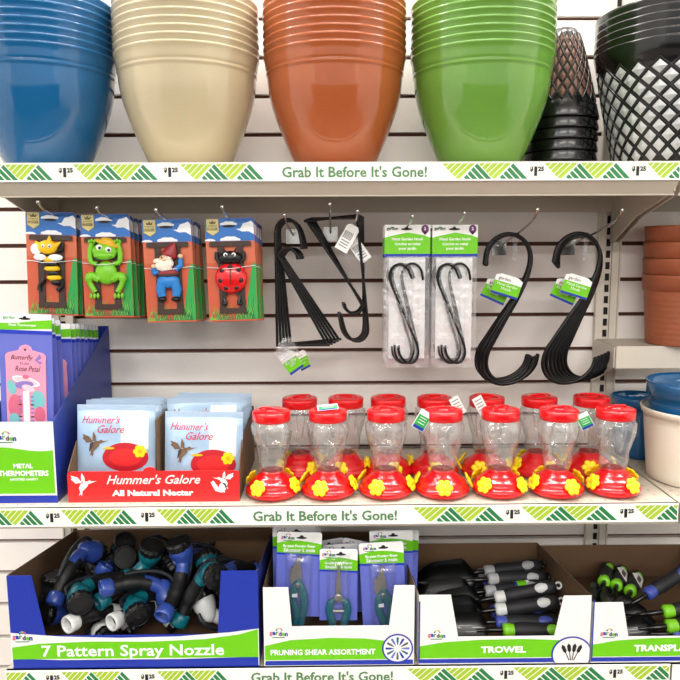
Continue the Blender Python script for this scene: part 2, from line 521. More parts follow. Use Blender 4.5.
def woven_pot(R, H, nt, nz, dm, zlo, zhi, rb, up=True):
    """tapered black pot with a raised diamond lattice; returns builder pairs (shell, diamonds)"""
    def rad(z): return rb + (R-rb)*(z/H)**.8 if z > 0 else rb
    prof = [(rb-.004, 0)] + [(rad(H*i/12), H*i/12+ (0.002 if i == 0 else 0)) for i in range(13)]
    rim = [(R+.003, H+.003), (R+.0055, H+.016), (R+.0085, H+.028), (R+.0085, H+.031), (R+.0081, H+.0315)]
    prof += rim
    a = pot_mesh('p', 'pot_black', prof, .0012)
    d = MB(); l = MB()
    zs_ = [zlo+(zhi-zlo)*(j/(nz)) for j in range(nz+1)]
    for j in range(1, nz):
        z0, z1, z2 = zs_[j-1], zs_[j], zs_[j+1]
        for i in range(nt):
            th = 2*PI*(i+.5*(j % 2))/nt; h = PI/nt*.70
            f = .70
            def pt(t, z, e): r = rad(z)+e; return (r*math.cos(t), r*math.sin(t), z)
            zc = z1
            vs = [pt(th-h, zc, .0008), pt(th, zc+(z0-zc)*f, .0008), pt(th+h, zc, .0008), pt(th, zc+(z2-zc)*f, .0008), pt(th, zc, .0028)]
            d.add(vs, [(0,1,4),(1,2,4),(2,3,4),(3,0,4)], dm)
    for s in (-1, 1):                                       # the raised crossing bands
        for i in range(nt):
            pts = []
            for q in range(nz*2+1):
                z = zlo+(zhi-zlo)*q/(nz*2)
                th = 2*PI*(i+.5)/nt + s*PI/nt*(q/2)
                r = rad(z)+.0012
                pts.append((r*math.cos(th), r*math.sin(th), z))
            l.tube(pts, .0013, 'pot_black', 5)
    return a, d, l
xs, ys = PX(673, 1.424, ZT+.15), 1.424
A = woven_pot(.142, .192, 23, 11, 'diamond_silver', .004, .190, .098)
for i in range(6):
    lab = ('black flower pot with silver diamond lattice, outermost of the stack at the right end' if i == 0 else
           'black pot rim nested in the right-hand diamond pot, %s rim up' % ['second','third','fourth','fifth','sixth'][i-1])
    if i == 0:
        o = A[0].build('woven_pot', loc=(xs, ys, ZT)); p0 = o
        A[2].build('lattice', o); A[1].build('diamond_studs', o)['label'] = 'silver diamond studs'
    else:
        o = p0.copy(); COL.objects.link(o); o.location = (xs, ys, ZT+.0135*i); o.data = p0.data
    tag(o, lab, 'flower pot', 'stacked black diamond pots at the right end')
B = woven_pot(.066, .150, 20, 9, 'diamond_bronze', .010, .147, .024)
xb_, yb_ = PX(561, 1.497, ZT+.1), 1.497
for i in range(6):
    z = ZT + .0005 + (.150+.0315) + i*.0215
    lab = ('upside-down small black pot with bronze diamonds, topmost behind the green stack' if i == 5 else
           'upside-down small black pot rim behind the green stack, %s rim from the shelf' % ['lowest','second','third','fourth','fifth'][i])
    if i == 0: q0 = B[0].build('woven_pot'); o = q0
    else: o = q0.copy(); COL.objects.link(o)
    o.location = (xb_, yb_, z); o.rotation_euler = (PI, 0, 0)
    if i == 5:
        B[2].build('lattice', o); B[1].build('diamond_studs', o)['label'] = 'bronze diamond studs'
    tag(o, lab, 'flower pot', 'small black pots stacked upside down')

# right bay: terracotta, white and blue pots
def simple_pot(m, rb, rt, H, rim, ribs=0):
    prof = [(rb-.004,0),(rb,.002)]
    n = 8 if not ribs else ribs*4
    for i in range(1, n+1):
        t = i/n; r = rb+(rt-rb)*t
        if ribs and i % 4 == 2: r += .0006
        prof.append((r, (H-rim)*t))
    prof += [(rt+.0035, H-rim+.001), (rt+.005, H-.004), (rt+.006, H), (rt+.0045, H+.001)]
    return pot_mesh('p', m, prof, .0015)
zt_ = P(660, 345, 1.46).z
xt = PX(645, 1.485, zt_+.06)+.083
tp = simple_pot('pot_terra', .073, .080, .147, .032, ribs=10)
for i, w in enumerate(['outermost', 'second', 'third', 'fourth']):
    if i == 0: t0 = tp.build('terracotta_pot'); o = t0
    else: o = t0.copy(); COL.objects.link(o)
    o.location = (xt, 1.487, zs+.0002+i*.034)
    tag(o, 'matte terracotta pot on the narrow right shelf, %s pot of its stack' % w, 'flower pot', 'terracotta pots on the narrow shelf')
xw = PX(641, 1.345, ZM+.15)+.114
wp = simple_pot('pot_white', .088, .1, .143, .012)
o = wp.build('white_pot', loc=(xw, 1.345, ZM)); tag(o, 'off-white plastic pot at the right edge with a blue pot nested inside', 'flower pot')
bp_ = simple_pot('pot_blue', .080, .0925, .150, .028)
o = bp_.build('blue_pot', loc=(xw, 1.345, ZM+.045)); tag(o, 'blue plastic pot nested inside the off-white pot at the right edge', 'flower pot')
xq = PX(612, 1.50, ZM+.1)+.060
bq = simple_pot('pot_blue', .046, .053, .132, .02)
o = bq.build('blue_pot', loc=(xq, 1.502, ZM)); tag(o, 'dark blue pot standing behind the last feeder, left of the white pot', 'flower pot')

# unseen shelving added behind the camera for the glossy pots to reflect
mat('far_panel', (92,86,80), .6, noise=.25, nscale=9); mat('far_dark', (60,56,54), .7)
o = root('unseen_shelving', (0, -1.35, 0), 'low grey shelving unit added out of view across the aisle, for the pots to reflect', 'shelving')
b = MB(); b.bx(-2.4, 2.4, -.30, -.26, 0, 1.18, 'far_panel'); b.build('back_panel', o)
for z in (.12, .48, .82, 1.14):
    b = MB(); b.bx(-2.4, 2.4, -.26, .0, z, z+.03, 'far_panel'); b.bx(-2.4, 2.4, -.01, 0, z-.03, z, 'far_dark'); b.build('shelf_board', o)
for x in (-2.4, -1.2, 0, 1.2, 2.37):
    b = MB(); b.bx(x, x+.03, -.26, -.22, 0, 1.18, 'far_dark'); b.build('post', o)
# ------------------------------------------------------------------ peg hooks
def peg(px, py, Yt, zwall, label):
    tip = P(px, py, Yt)
    o = root('peg_hook', (tip.x, WALL, HC+zwall), label, 'peg hook', 'chrome peg hooks on the slatted wall')
    d = Yt-WALL; h = tip.z-(HC+zwall)
    b = MB()
    b.tube(catmull([(0,-.002,0),(0,d*.5,h*.36),(0,d*.85,h*.66),(0,d*.95,h*.82),(0,d,h)], 5), .0022, 'chrome', 8)
    b.ball((0,d,h), .0038, 'chrome', 10)
    b.build('wire', o)
    b = MB(); b.bx(-.016, .016, -.0022, 0, -.019, .013, 'chrome'); b.bx(-.016, .016, -.007, -.0022, .010, .013, 'chrome')
    b.build('clip_plate', o)
    return o, tip.x
PEGY = 1.288
hz = .010
pegs = [(38,202,'leftmost chrome peg hook, holding the bee packs'), (97,208,'chrome peg hook holding the frog packs'),
        (156,210,'chrome peg hook holding the gnome packs'), (222,207,'chrome peg hook holding the ladybird packs')]
PG = [peg(a, c, PEGY, .035, l) for a, c, l in pegs]
G5 = peg(284.5, 215, 1.30, .025, 'chrome peg hook holding the black brackets beside the ladybird packs')
G6 = peg(330, 204, 1.29, .03, 'left of two chrome peg hooks holding the second black bracket bundle')
G7 = peg(357.5, 211, 1.30, .03, 'chrome peg hook behind the white barcode tags of the second bracket bundle')
G8 = peg(412.5, 216, 1.30, .022, 'chrome peg hook holding the left bagged garden hooks')
G9 = peg(464.5, 213, 1.30, .022, 'chrome peg hook holding the right bagged garden hooks')
G10 = peg(537.5, 209.5, 1.29, -.002, 'long chrome peg hook through the left bundle of large black S hooks')
G11 = peg(622, 210, 1.29, -.002, 'long chrome peg hook through the right bundle of large black S hooks')

# ------------------------------------------------------------------ carded flower pot figures
def cloud(b, x, y, s, w, M=None):
    pts = []
    for i in range(25):
        a = PI*i/24
        r = 1+.13*abs(math.sin(a*4.2))
        pts.append((x+s*1.5*r*math.cos(a), y+s*.62*r*math.sin(a)))
    b.poly(pts, w, 'cloud', M)
def grass(b, x0, x1, y0, h, w, m, n, lean, seed):
    rd = random.Random(seed)
    for i in range(n):
        x = x0+(x1-x0)*i/n; hh = h*(.5+.5*rd.random()); l = lean*hh*(rd.random()+.2)
        b.poly([(x, y0), (x+.0022, y0), (x+l+.001, y0+hh)], w, m)
CW, CH = .0475, .1
def card_mesh():
    b = MB(FRONT)
    r = .004
    out = [(-CW,-CH),(CW,-CH),(CW,CH-r),(CW-r,CH),(-CW+r,CH),(-CW,CH-r)]
    b.prism(out, -.0012, 0, 'badge', cap='terra_print2')
    # flower pot print
    b.rect(-CW+.0006, .014, CW-.0006, .056, .0002, 'terra_print')
    b.rect(-CW+.0006, .0115, CW-.0006, .014, .0003, 'terra_print2')
    b.poly([(.022,-CH+.003),(CW-.0006,-CH+.003),(CW-.0006,.014),(.040,.010),(.034,-.03)], .0004, 'grass_print')
    grass(b, -CW+.001, -.012, -CH+.003, .040, .0006, 'grass_lt', 14, .5, 3)
    grass(b, .004, CW-.012, -CH+.003, .046, .0006, 'grass_lt', 14, .3, 4)
    grass(b, -.03, CW-.004, -CH+.003, .022, .0007, 'grass_dk', 22, -.4, 5)
    grass(b, .02, CW-.008, -CH+.003, .055, .0005, 'grass_dk', 8, .2, 9)
    # sky header
    b.poly([(-CW+.0004,.056),(CW-.0004,.056),(CW-.0004,CH-r),(CW-r,CH-.0004),(-CW+r,CH-.0004),(-CW+.0004,CH-r)], .0004, 'sky_card')
    b.rect(.012, .092, CW-.002, CH-.002, .0005, 'sky_deep')
    cloud(b, -.002, .0865, .0105, .0007); b.poly([(.012,.079),(.020,.079),(.026,.089),(.034,.091),(.042,.094),(.0465,.088),(.0465,.068),(.036,.074),(.024,.0735)], .0007, 'cloud'); cloud(b, .0, .0565, .0125, .0008); cloud(b, -.039, .0565, .0065, .0008)
    b.poly(circ(-.001, .0845, .0125, .0026, 14), .0009, 'ink_black')       # hang slot
    # badge with a crown
    b.poly([(-.045,.099),(-.0205,.099),(-.0205,.074),(-.0325,.066),(-.045,.074)], .0010, 'badge_ink')
    b.poly([(-.0442,.0982),(-.0213,.0982),(-.0213,.0745),(-.0325,.0672),(-.0442,.0745)], .0011, 'badge')
    b.poly([(-.038,.089),(-.0395,.095),(-.0355,.092),(-.0328,.0965),(-.030,.092),(-.026,.095),(-.0275,.089)], .0013, 'badge_ink')
    b.text('FLOWER POT', -.0328, .0855, .0013, 'badge_ink', width=.018, height=.0026, bold=.02)
    b.text('HUGGER', -.0328, .0795, .0013, 'badge_ink', width=.0205, height=.0058, bold=.04)
    return b
def hanger_mesh():
    b = MB(FRONT)
    b.prism([(-.040,.046),(.040,.046),(.040,.0535),(.037,.0555),(-.037,.0555),(-.040,.0535)], .0012, .006, 'hanger_brown')
    for s in (-1, 1):
        b.prism([(s*.019-.006,-.080),(s*.019+.006,-.080),(s*.019+.006,.046),(s*.019-.006,.046)], .0012, .0045, 'hanger_brown')
    b.prism([(-.013,.012),(.013,.012),(.013,.020),(-.013,.020)], .0012, .0035, 'hanger_brown')
    b.prism([(-.026,-.084),(.026,-.084),(.026,-.074),(-.026,-.074)], .0012, .005, 'hanger_brown')
    return b
def band_mesh():
    b = MB(FRONT)
    b.tube(catmull([(-CW-.0005,.006,.0005),(-.026,.0045,.006),(-.012,.003,.0195),(.0,.0035,.0215),(.012,.004,.0195),(.026,.006,.006),(CW+.0005,.008,.0005)],4), .0008, 'tape_white', 6)
    return b
def fig_bee():
    b = MB(FRONT); B = lambda c, r, m, **k: b.ball((c[0], c[1], .007+c[2]), r, m, 14, **k)
    B((-.003,.030,.004), (.0155,.013,.008), 'bee_yellow')
    b.lathe([(.006,0),(.003,.009),(.0005,.0145)], 'bee_yellow', 12, T(.000,.036,.011) @ RX(-PI/2))
    b.lathe([(.005,0),(.002,.008),(.0005,.011)], 'bee_yellow', 12, T(-.014,.033,.011) @ RZ(.9) @ RX(-PI/2))
    b.lathe([(.005,0),(.002,.008),(.0005,.011)], 'bee_yellow', 12, T(.009,.033,.011) @ RZ(-.9) @ RX(-PI/2))
    for s in (-1, 1): B((-.003+s*.005,.032,.0115), (.0026,.0034,.0016), 'ink_white'); B((-.003+s*.005,.0315,.0130), (.0012,.0016,.0008), 'ink_black')
    for k, (x, y, r) in enumerate([(.000,.008,.0115),(.001,.000,.0120),(.003,-.008,.0125),(.004,-.016,.0125),(.006,-.024,.0115),(.009,-.032,.009)]):
        B((x,y,.003), (r,.0062,.0075), ['bee_yellow','plastic_black'][k % 2])
    for s in (-1, 1):
        b.tube([(s*.012+.004,-.026,.009),(s*.018,-.038,.009),(s*.014-.004,-.047,.009)], [.0032,.003,.004], 'plastic_black', 8)
    b.tube([(.010,.022,.008),(.019,.026,.009),(.020,.038,.008)], .0028, 'plastic_black', 8)
    return b
def fig_bee_wings():
    b = MB(FRONT)
    b.ball((-.021,.026,.010), (.0085,.0105,.003), 'cloud', 14); b.ball((-.014,.012,.0155), (.0095,.006,.0028), 'cloud', 14)
    b.ball((.010,.012,.0155), (.0115,.0062,.0028), 'cloud', 14)
    return b
def fig_frog():
    b = MB(FRONT)
    b.ball((0,.026,.011), (.020,.0155,.010), 'frog_green', 16); b.ball((0,.019,.013), (.0175,.008,.008), 'frog_green', 16)
    b.ball((.001,-.012,.010), (.0175,.021,.0095), 'frog_green', 16)
    for s in (-1, 1):
        b.tube(catmull([(s*.013,.004,.010),(s*.0225,.008,.009),(s*.0235,.026,.008),(s*.020,.041,.008)],4), .0042, 'frog_green', 8)
        for q in (-.004, 0, .004): b.ball((s*.020+q,.045-abs(q)*.4,.008), (.0022,.004,.002), 'frog_green', 8)
        b.tube(catmull([(s*.010,-.024,.010),(s*.024,-.016,.011),(s*.026,-.028,.011),(s*.018,-.046,.010)],4), [.007]*4+[.0065]*4+[.0045]*5, 'frog_green', 8)
        for q in (-.005, 0, .005): b.ball((s*.019+q*1.1,-.053,.011), (.0026,.0058,.0024), 'frog_green', 8)
    b.tube(catmull([(-.013,.017,.0185),(-.006,.0125,.0205),(.006,.0125,.0205),(.013,.018,.0185)],4), .0007, 'frog_dark', 6)
    for x, y in ((-.006,.033),(.008,.029)):
        b.ball((x,y,.0185), (.0052,.0052,.0034), 'ink_white', 12); b.ball((x+.0012,y-.0006,.0212), (.0026,.0028,.0012), 'ink_black', 10)
    return b
def fig_frog_hat():
    b = MB(FRONT @ T(.004,.040,.009) @ RZ(-.35))
    b.ball((0,0,0), (.021,.0055,.0095), 'gold_hat', 16); b.ball((0,.003,0), (.0125,.0078,.008), 'gold_hat', 14)
    return b
def fig_gnome():
    b = MB(FRONT)
    b.ball((-.003,.015,.009), (.0125,.015,.008), 'skin', 14)
    b.ball((.0,-.004,.009), (.017,.012,.0085), 'gnome_red', 14)
    b.tube([(-.017,-.0055,.013),(0,-.0075,.0182),(.017,-.0055,.013)], .0022, 'hanger_brown', 8)
    b.ball((.0,-.018,.010), (.0185,.013,.009), 'gnome_blue', 14)
    for s in (-1, 1):
        b.tube([(s*.009,-.018,.010),(s*.013,-.033,.010),(s*.011,-.045,.010)], [.0085,.0078,.0065], 'gnome_blue', 10)
        b.ball((s*.011,-.050,.012), (.0075,.0048,.006), 'plastic_black', 10)
    b.tube([(.012,.002,.010),(.021,.010,.009),(.021,.022,.009)], [.0048,.0045,.004], 'gnome_blue', 8); b.ball((.021,.026,.009), .0046, 'skin', 10)
    b.tube([(-.014,.000,.010),(-.022,-.004,.009),(-.022,.006,.010)], [.0048,.0045,.004], 'gnome_blue', 8); b.ball((-.022,.009,.009), .0044, 'skin', 10)
    b.ball((-.003,.0205,.0172), (.003,.0028,.0028), 'skin', 10)
    for s in (-1, 1): b.ball((-.003+s*.0045,.0245,.0165), (.0013,.0016,.0008), 'ink_black', 8)
    return b
def fig_gnome_beard():
    b = MB(FRONT @ T(-.004,.010,.0125) @ RZ(.25))
    b.ball((0,.002,0), (.0155,.0105,.0062), 'beard', 14); b.lathe([(.013,0),(.009,.009),(.004,.016),(.0005,.020)], 'beard', 14, RX(PI/2), sy=.45)
    b.ball((-.009,.0115,.001), (.0065,.0045,.004), 'beard', 10); b.ball((.009,.0115,.001), (.0065,.0045,.004), 'beard', 10)
    return b
def fig_gnome_hat():
    b = MB(FRONT @ T(.002,.027,.009) @ RZ(-.45))
    b.lathe([(.0125,0),(.0135,.002),(.0115,.006),(.0085,.014),(.0045,.021),(.0008,.026)], 'gnome_red', 16, RX(-PI/2), sy=.65)
    return b
def fig_lady():
    b = MB(FRONT)
    b.ball((0,-.014,.009), (.0255,.028,.0115), 'lady_red', 20)
    b.tube(catmull([(0,.012,.0145),(0,-.002,.0195),(0,-.016,.0205),(0,-.034,.0165)],4), .0008, 'plastic_black', 6)
    for x, y, z in ((-.013,.0,.0168),(.013,.0,.0168),(0,.006,.0182),(-.016,-.018,.0172),(.016,-.018,.0172),(-.008,-.031,.0163),(.008,-.031,.0163)):
        b.ball((x,y,z), (.0042,.0042,.0022), 'plastic_black', 10)
    for s in (-1, 1):
        b.tube([(s*.008,-.038,.008),(s*.013,-.050,.009),(s*.010,-.058,.010)], [.0028,.0026,.0036], 'plastic_black', 8)
        b.ball((s*.012,-.060,.010), (.005,.0035,.003), 'plastic_black', 8)
    return b
def fig_lady_head():
    b = MB(FRONT)
    b.ball((0,.022,.010), (.0195,.0125,.0095), 'plastic_black', 16)
    for s in (-1, 1):
        b.tube([(s*.017,.014,.009),(s*.022,.022,.009),(s*.021,.033,.008)], .0032, 'plastic_black', 8)
        b.ball((s*.0065,.0275,.0172), (.0036,.0042,.0022), 'ink_white', 10); b.ball((s*.006,.027,.0192), (.0018,.002,.001), 'ink_black', 8)
        b.tube([(s*.007,.032,.010),(s*.010,.039,.010)], .0014, 'plastic_black', 6)
    return b
KINDS = [('bee', 52, 264, [('bee_figure', fig_bee), ('wings', fig_bee_wings)], .05, .03),
         ('frog', 107, 266, [('frog_figure', fig_frog), ('hat', fig_frog_hat)], 0, 0),
         ('gnome', 169, 271, [('gnome_figure', fig_gnome), ('beard', fig_gnome_beard), ('hat', fig_gnome_hat)], 0, -.02),
         ('ladybird', 231.5, 270, [('ladybird_figure', fig_lady), ('head', fig_lady_head)], 0, -.02)]
first = None
for (kind, px, py, parts, yawz, tilt), (pg, gx) in zip(KINDS, PG):
    Yc = 1.372
    c = P(px, py, Yc)
    t = root('plant_hugger_pack', c, 'x', 'plant figure pack', 'carded %s figures on one peg hook' % kind)
    t.rotation_euler = (0, tilt, yawz)
    if first is None:
        first = t
        cm = card_mesh().build('backing_card', t); hm = hanger_mesh().build('hanger_frame', t); eb = band_mesh().build('elastic_band', t)
    else:
        for k in (cm, hm, eb):
            q = k.copy(); COL.objects.link(q); q.parent = t
    f0 = parts[0][1]().build(parts[0][0], t); f0.scale = (1.22, 1, 1.08)
    for n, fn in parts[1:]: fn().build(n, f0)
    what = {'bee':'yellow and black bee','frog':'green frog in a yellow hat','gnome':'bearded gnome in blue trousers','ladybird':'red ladybird'}[kind]
    t['label'] = 'carded %s flower pot figure, frontmost on its peg hook' % what
    for i in range(4):
        w = ['second', 'third', 'fourth', 'rearmost'][i]
        e = copy_tree(t, label='carded %s figure behind the front %s pack, %s on its peg' % (kind, kind, w),
                      loc=(c.x+random.uniform(-.002,.003)+.001, Yc+.0275*(i+1), c.z-.002*(i+1)-random.uniform(0,.003)))
        e.rotation_euler = (0, tilt+random.uniform(-.03,.03), yawz*.5)

# ------------------------------------------------------------------ folding black plant brackets
def bracket_mesh():
    b = MB(FRONT)
    def bar(pts, hw=.0042, th=.0016):
        b.tube(pts, hw, 'wire_black', 8, flat=.45)
    b.tube([(0,0,0),(0,-.225,0)], .0029, 'wire_black', 8)
    b.tube(catmull([(0,-.002,0),(.003,.016,0),(.016,.028,0),(.033,.026,0),(.045,.010,0),(.050,-.012,0),(.052,-.030,0)],5), .0031, 'wire_black', 8)
    b.tube([(0,-.222,0),(.106,-.222,0)], .0029, 'wire_black', 8)
    b.tube([(.002,-.040,0),(.100,-.221,0)], .0028, 'wire_black', 8)
    b.tube(catmull([(.002,-.044,.0),(.014,-.030,0),(.028,-.028,0),(.040,-.038,0),(.043,-.050,0)],4), .003, 'wire_black', 8)
    return b
bm0 = None
def bracket_bundle(px, py, Y0, base, n, dy, fan, dx, group, labels):
    global bm0
    c = P(px, py, Y0); out = []
    for i in range(n):
        if bm0 is None: bm0 = bracket_mesh().build('plant_bracket'); o = bm0
        else: o = bm0.copy(); COL.objects.link(o)
        o.location = (c.x+dx*i, Y0+dy*i, c.z-.001*i); o.rotation_euler = (0, base+fan*i, 0)
        tag(o, labels % ['frontmost','second','third','fourth','fifth','rearmost'][i if i < n-1 else 5], 'plant bracket', group)
        out.append(o)
    return out
b1 = bracket_bundle(275.5, 234, 1.40, 0, 5, .011, -.022, .0012, 'black brackets hanging with the curl upwards', 'black triangular wire plant bracket with curl at top, %s in the left bundle')
b2 = bracket_bundle(368, 326, 1.41, PI-.10, 5, .011, .022, -.0016, 'black brackets hanging with the curl downwards', 'black wire plant bracket hung curl downwards, %s in the right bundle')
def hangtag(parent, name, pts_local, front, kind):
    """small printed tag; pts: centre, half size, rotation, in the parent's world"""
    (x, y, z), (w, h), rot, lean = pts_local
    M = T(x, y, z) @ RZ(lean) @ FRONT @ RZ(rot)
    b = MB(M)
    b.prism([(-w,-h),(w,-h),(w,h*.75),(w*.6,h),(-w*.6,h),(-w,h*.75)], -.0004, .0004, 'paper_white')
    if kind == 'barcode':
        for i in range(9): b.rect(-w*.75+i*w*.15, -h*.1, -w*.75+i*w*.15+w*(.05 if i % 2 else .09), h*.45, .0007, 'barcode')
        for i in range(3): b.rect(-w*.7, -h*(.3+.2*i), w*.6, -h*(.3+.2*i)+h*.06, .0007, 'barcode')
    if kind == 'green':
        b.rect(-w, -h*.78, w, h*.28, .0006, 'box_green'); b.rect(-w, -h, w, -h*.78, .0007, 'box_blue')
        b.text('garden', -w*.3, h*.55, .0008, 'ink_black', width=w*.9)
        b.text('Metal Garden', 0, h*.05, .0009, 'ink_white', width=w*1.5); b.text('Hook', 0, -h*.3, .0009, 'ink_white', width=w*.7)
    return b.build(name, parent)
def rel(parent, p):                                   # place in the parent's own frame
    bpy.context.view_layer.update()
    return parent.matrix_world.inverted() @ p
def free_tag(parent, px, py, Y, w, h, rot, kind, lean=0, label=None):
    o = hangtag(None, 'hang_tag', ((0,0,0),(w,h),rot,lean), None, kind)
    p = P(px, py, Y)
    bpy.context.view_layer.update()
    o.parent = parent
    o.matrix_basis = parent.matrix_world.inverted() @ Matrix.Translation(p)
    if label: o['label'] = label
    return o
t = free_tag(b2[0], 347.5, 238, 1.396, .0135, .028, -.52, 'barcode', label='white barcode tag')
t = free_tag(b2[1], 359, 250, 1.414, .0125, .026, .62, 'barcode', label='grey barcode tag')
t = free_tag(b1[0], 291, 362, 1.388, .016, .022, .62, 'green', label='green and white folded tag')
t = free_tag(b1[2], 303, 360, 1.418, .012, .020, .35, 'green', lean=.6)
b = MB(FRONT)
b.poly([(-.018,.030),(-.006,.042),(.008,.042),(.022,.012),(.012,-.018),(-.004,-.010),(-.030,.004)], 0, 'poly_bag')
b.poly([(-.028,.006),(-.010,.030),(.004,.020),(-.002,-.014),(-.016,-.004)], .004, 'poly_bag')
o = b.build('tag_sleeve'); o.parent = b1[0]; bpy.context.view_layer.update()
o.matrix_basis = b1[0].matrix_world.inverted() @ Matrix.Translation(P(288, 358, 1.382))
o['label'] = 'crumpled clear sleeve'

# ------------------------------------------------------------------ bagged garden hooks
def s_curve(s=1.0):
    pts = [(-.024,.050),(-.020,.066),(-.008,.075),(.006,.073),(.015,.062),(.015,.046),(.010,.026),(.004,0),(-.002,-.026),(-.008,-.052),(-.006,-.068),(.004,-.078),(.018,-.076),(.027,-.064),(.028,-.050)]
    return [(x*s, y*s) for x, y in pts]
def hook_pack():
    t = root('garden_hook_pack', (0,0,0), 'x', 'hook pack', 'x')
    b = MB(FRONT)
    W = .0445
    b.prism([(-W,.014),(W,.014),(W,.075),(-W,.075)], -.0012, .0012, 'paper_white')
    b.rect(-W, .012, W, .0185, .0015, 'box_blue')
    b.poly([(-W,.0185),(W,.0185),(W,.050),(.030,.055),(.0,.060),(-.03,.054),(-W,.050)], .0016, 'grass_print')
    b.poly([(-W,.0185),(W,.0185),(W,.050),(.030,.055),(.0,.060),(-.03,.054),(-W,.050)], .0018, 'box_green')
    b.text('Metal Garden Hook', 0, .0475, .0021, 'ink_white', width=.062, bold=.02)
    b.text('Crochet en métal', 0, .038, .0021, 'ink_white', width=.050, bold=.02); b.text('pour jardin', 0, .0285, .0021, 'ink_white', width=.034, bold=.02)
    b.text('garden', -.030, .0672, .0021, 'ink_black', width=.022, bold=.02)
    b.poly(circ(-.030, .0700, .004, .0015, 10), .0020, 'mgreen')
    b.poly(circ(-.002, .0665, .0115, .0022, 14), .0021, 'ink_black'); b.poly(circ(-.002, .069, .003, .0026, 10), .0021, 'ink_black')
    b.poly(circ(.034, .0665, .0075, .0085, 14), .0021, 'purple'); b.poly([(.029,.061),(.039,.061),(.034,.055)], .0021, 'purple')
    b.text('2', .034, .0675, .0024, 'ink_white', height=.006, bold=.03)
    b.build('header_card', t)
    b = MB(FRONT)
    b.rect(-.036, -.190, .036, .012, -.0025, 'paper_white'); b.prism([(-.036,-.19),(.036,-.19),(.036,.012),(-.036,.012)], -.0035, -.0027, 'paper_white')
    for x in (-.017, -.004, .010, .022): b.rect(x, -.185, x+.0022, .0, -.0020, 'panel_white')
    b.build('paper_insert', t)
    for k, (dx, rot) in enumerate(((.000, .17), (.010, .05), (-.008, .11), (.005, .00), (-.003, .22))):
        h = MB(FRONT @ T(dx,-.097,.004+.0004*k+.0018*(k-2)) @ RZ(rot))
        h.tube(catmull([(-x*1.05, y*1.28, 0) for x, y in s_curve()], 5), .0023, 'wire_black', 8)
        h.build('bagged_hook', t)
    b = MB(FRONT)
    N, Mx = 10, 18
    rd = random.Random(5); vs = []
    for j in range(Mx+1):
        for i in range(N+1):
            u = -1+2*i/N; v = j/Mx
            w = .011*(1-u**4)*math.sin(PI*min(1, max(0, (v*.94+.03))))**.35 + rd.uniform(-.0012,.0012)
            vs.append((u*(W-.0005)+rd.uniform(-.0006,.0006), .014-.222*v, w+.0005))
    b.add(vs, [(j*(N+1)+i, j*(N+1)+i+1, (j+1)*(N+1)+i+1, (j+1)*(N+1)+i) for j in range(Mx) for i in range(N)], 'poly_bag', False)
    b.build('clear_bag', t, recalc=False)
    return t
hp = None
for px, py, g, side, sh in ((407.5, 240, G8, 'left', 0.0), (455, 240, G9, 'right', -.0035)):
    c = P(px, py, 1.385)
    if hp is None: hp = hook_pack(); t = hp
    else: t = copy_tree(hp)
    t.location = (c.x, 1.385, c.z-.0455); t['group'] = 'bagged garden hooks on the %s peg' % side
    t['label'] = 'clear bag of black garden hooks under a green header, %s of the pair' % side
    for i in range(3):
        copy_tree(t, label='bagged garden hooks %s behind the front pack on the %s peg' % (['directly','second','rearmost'][i], side),
                  loc=(c.x+sh*(i+1)+random.uniform(-.0015,.0015), 1.385+.026*(i+1), c.z-.0455-.001*i))

# ------------------------------------------------------------------ large black S hooks
SP = [(484,263),(486,250),(493,240),(504,234.5),(516,236),(525,244),(528.5,257),(525.5,274),(516,295),(503,317),(491,338),(484,351),(482,364),(487,375),(498,380.5),(511,379.5),(522,374),(530,365),(533,355)]
YS = 1.46
o0 = P(514, 238, YS)
pts = [P(x, y, YS)-o0 for x, y in SP]
def shook():
    b = MB()
    b.tube(catmull([(p.x, 0, p.z) for p in pts], 5), .0042, 'wire_black', 10)
    b.ball((pts[0].x, 0, pts[0].z), .0046, 'wire_black', 10); b.ball((pts[-1].x, 0, pts[-1].z), .0046, 'wire_black', 10)
    return b
sh0 = None
for px, n, side, rots in ((514, 5, 'left', [.0,.035,-.02,.055,.075]), (583.5, 7, 'right', [.075,.045,.012,-.020,-.050,-.080,-.11])):
    c = P(px, 238, YS)
    for i in range(n):
        if sh0 is None: sh0 = shook().build('s_hook'); o = sh0
        else: o = sh0.copy(); COL.objects.link(o)
        o.location = (c.x+.0040*i-.006, YS-.034+.0125*i, c.z-.0004*i); o.rotation_euler = (0, rots[i], 0)
        w = (['frontmost','second','third','fourth','fifth','sixth'][i] if i < n-1 else 'rearmost')
        tag(o, 'large black S-shaped wire hook, %s hook in the %s bundle' % (w, side), 'S hook', 'large S hooks in the %s bundle' % side)
        if i == 0: f0 = o
        if i == 2: f2 = o
    dx = px-514
    free_tag(f0, 507+dx, 286, YS-.039, .0285, .0215, -.30, 'green', label='green and white printed label')
    free_tag(f2, 496+dx, 291, YS-.017, .0265, .0215, -.42, 'green', label='second green label behind')
    b = MB(); b.lathe([(.0095,-.0045),(.0110,0),(.0095,.0045)], 'blister', 16, RX(PI/2)); b.bx(-.004,.004,-.001,.001,-.045,-.012,'blister')
    o = b.build('clear_ring', f0); bpy.context.view_layer.update()
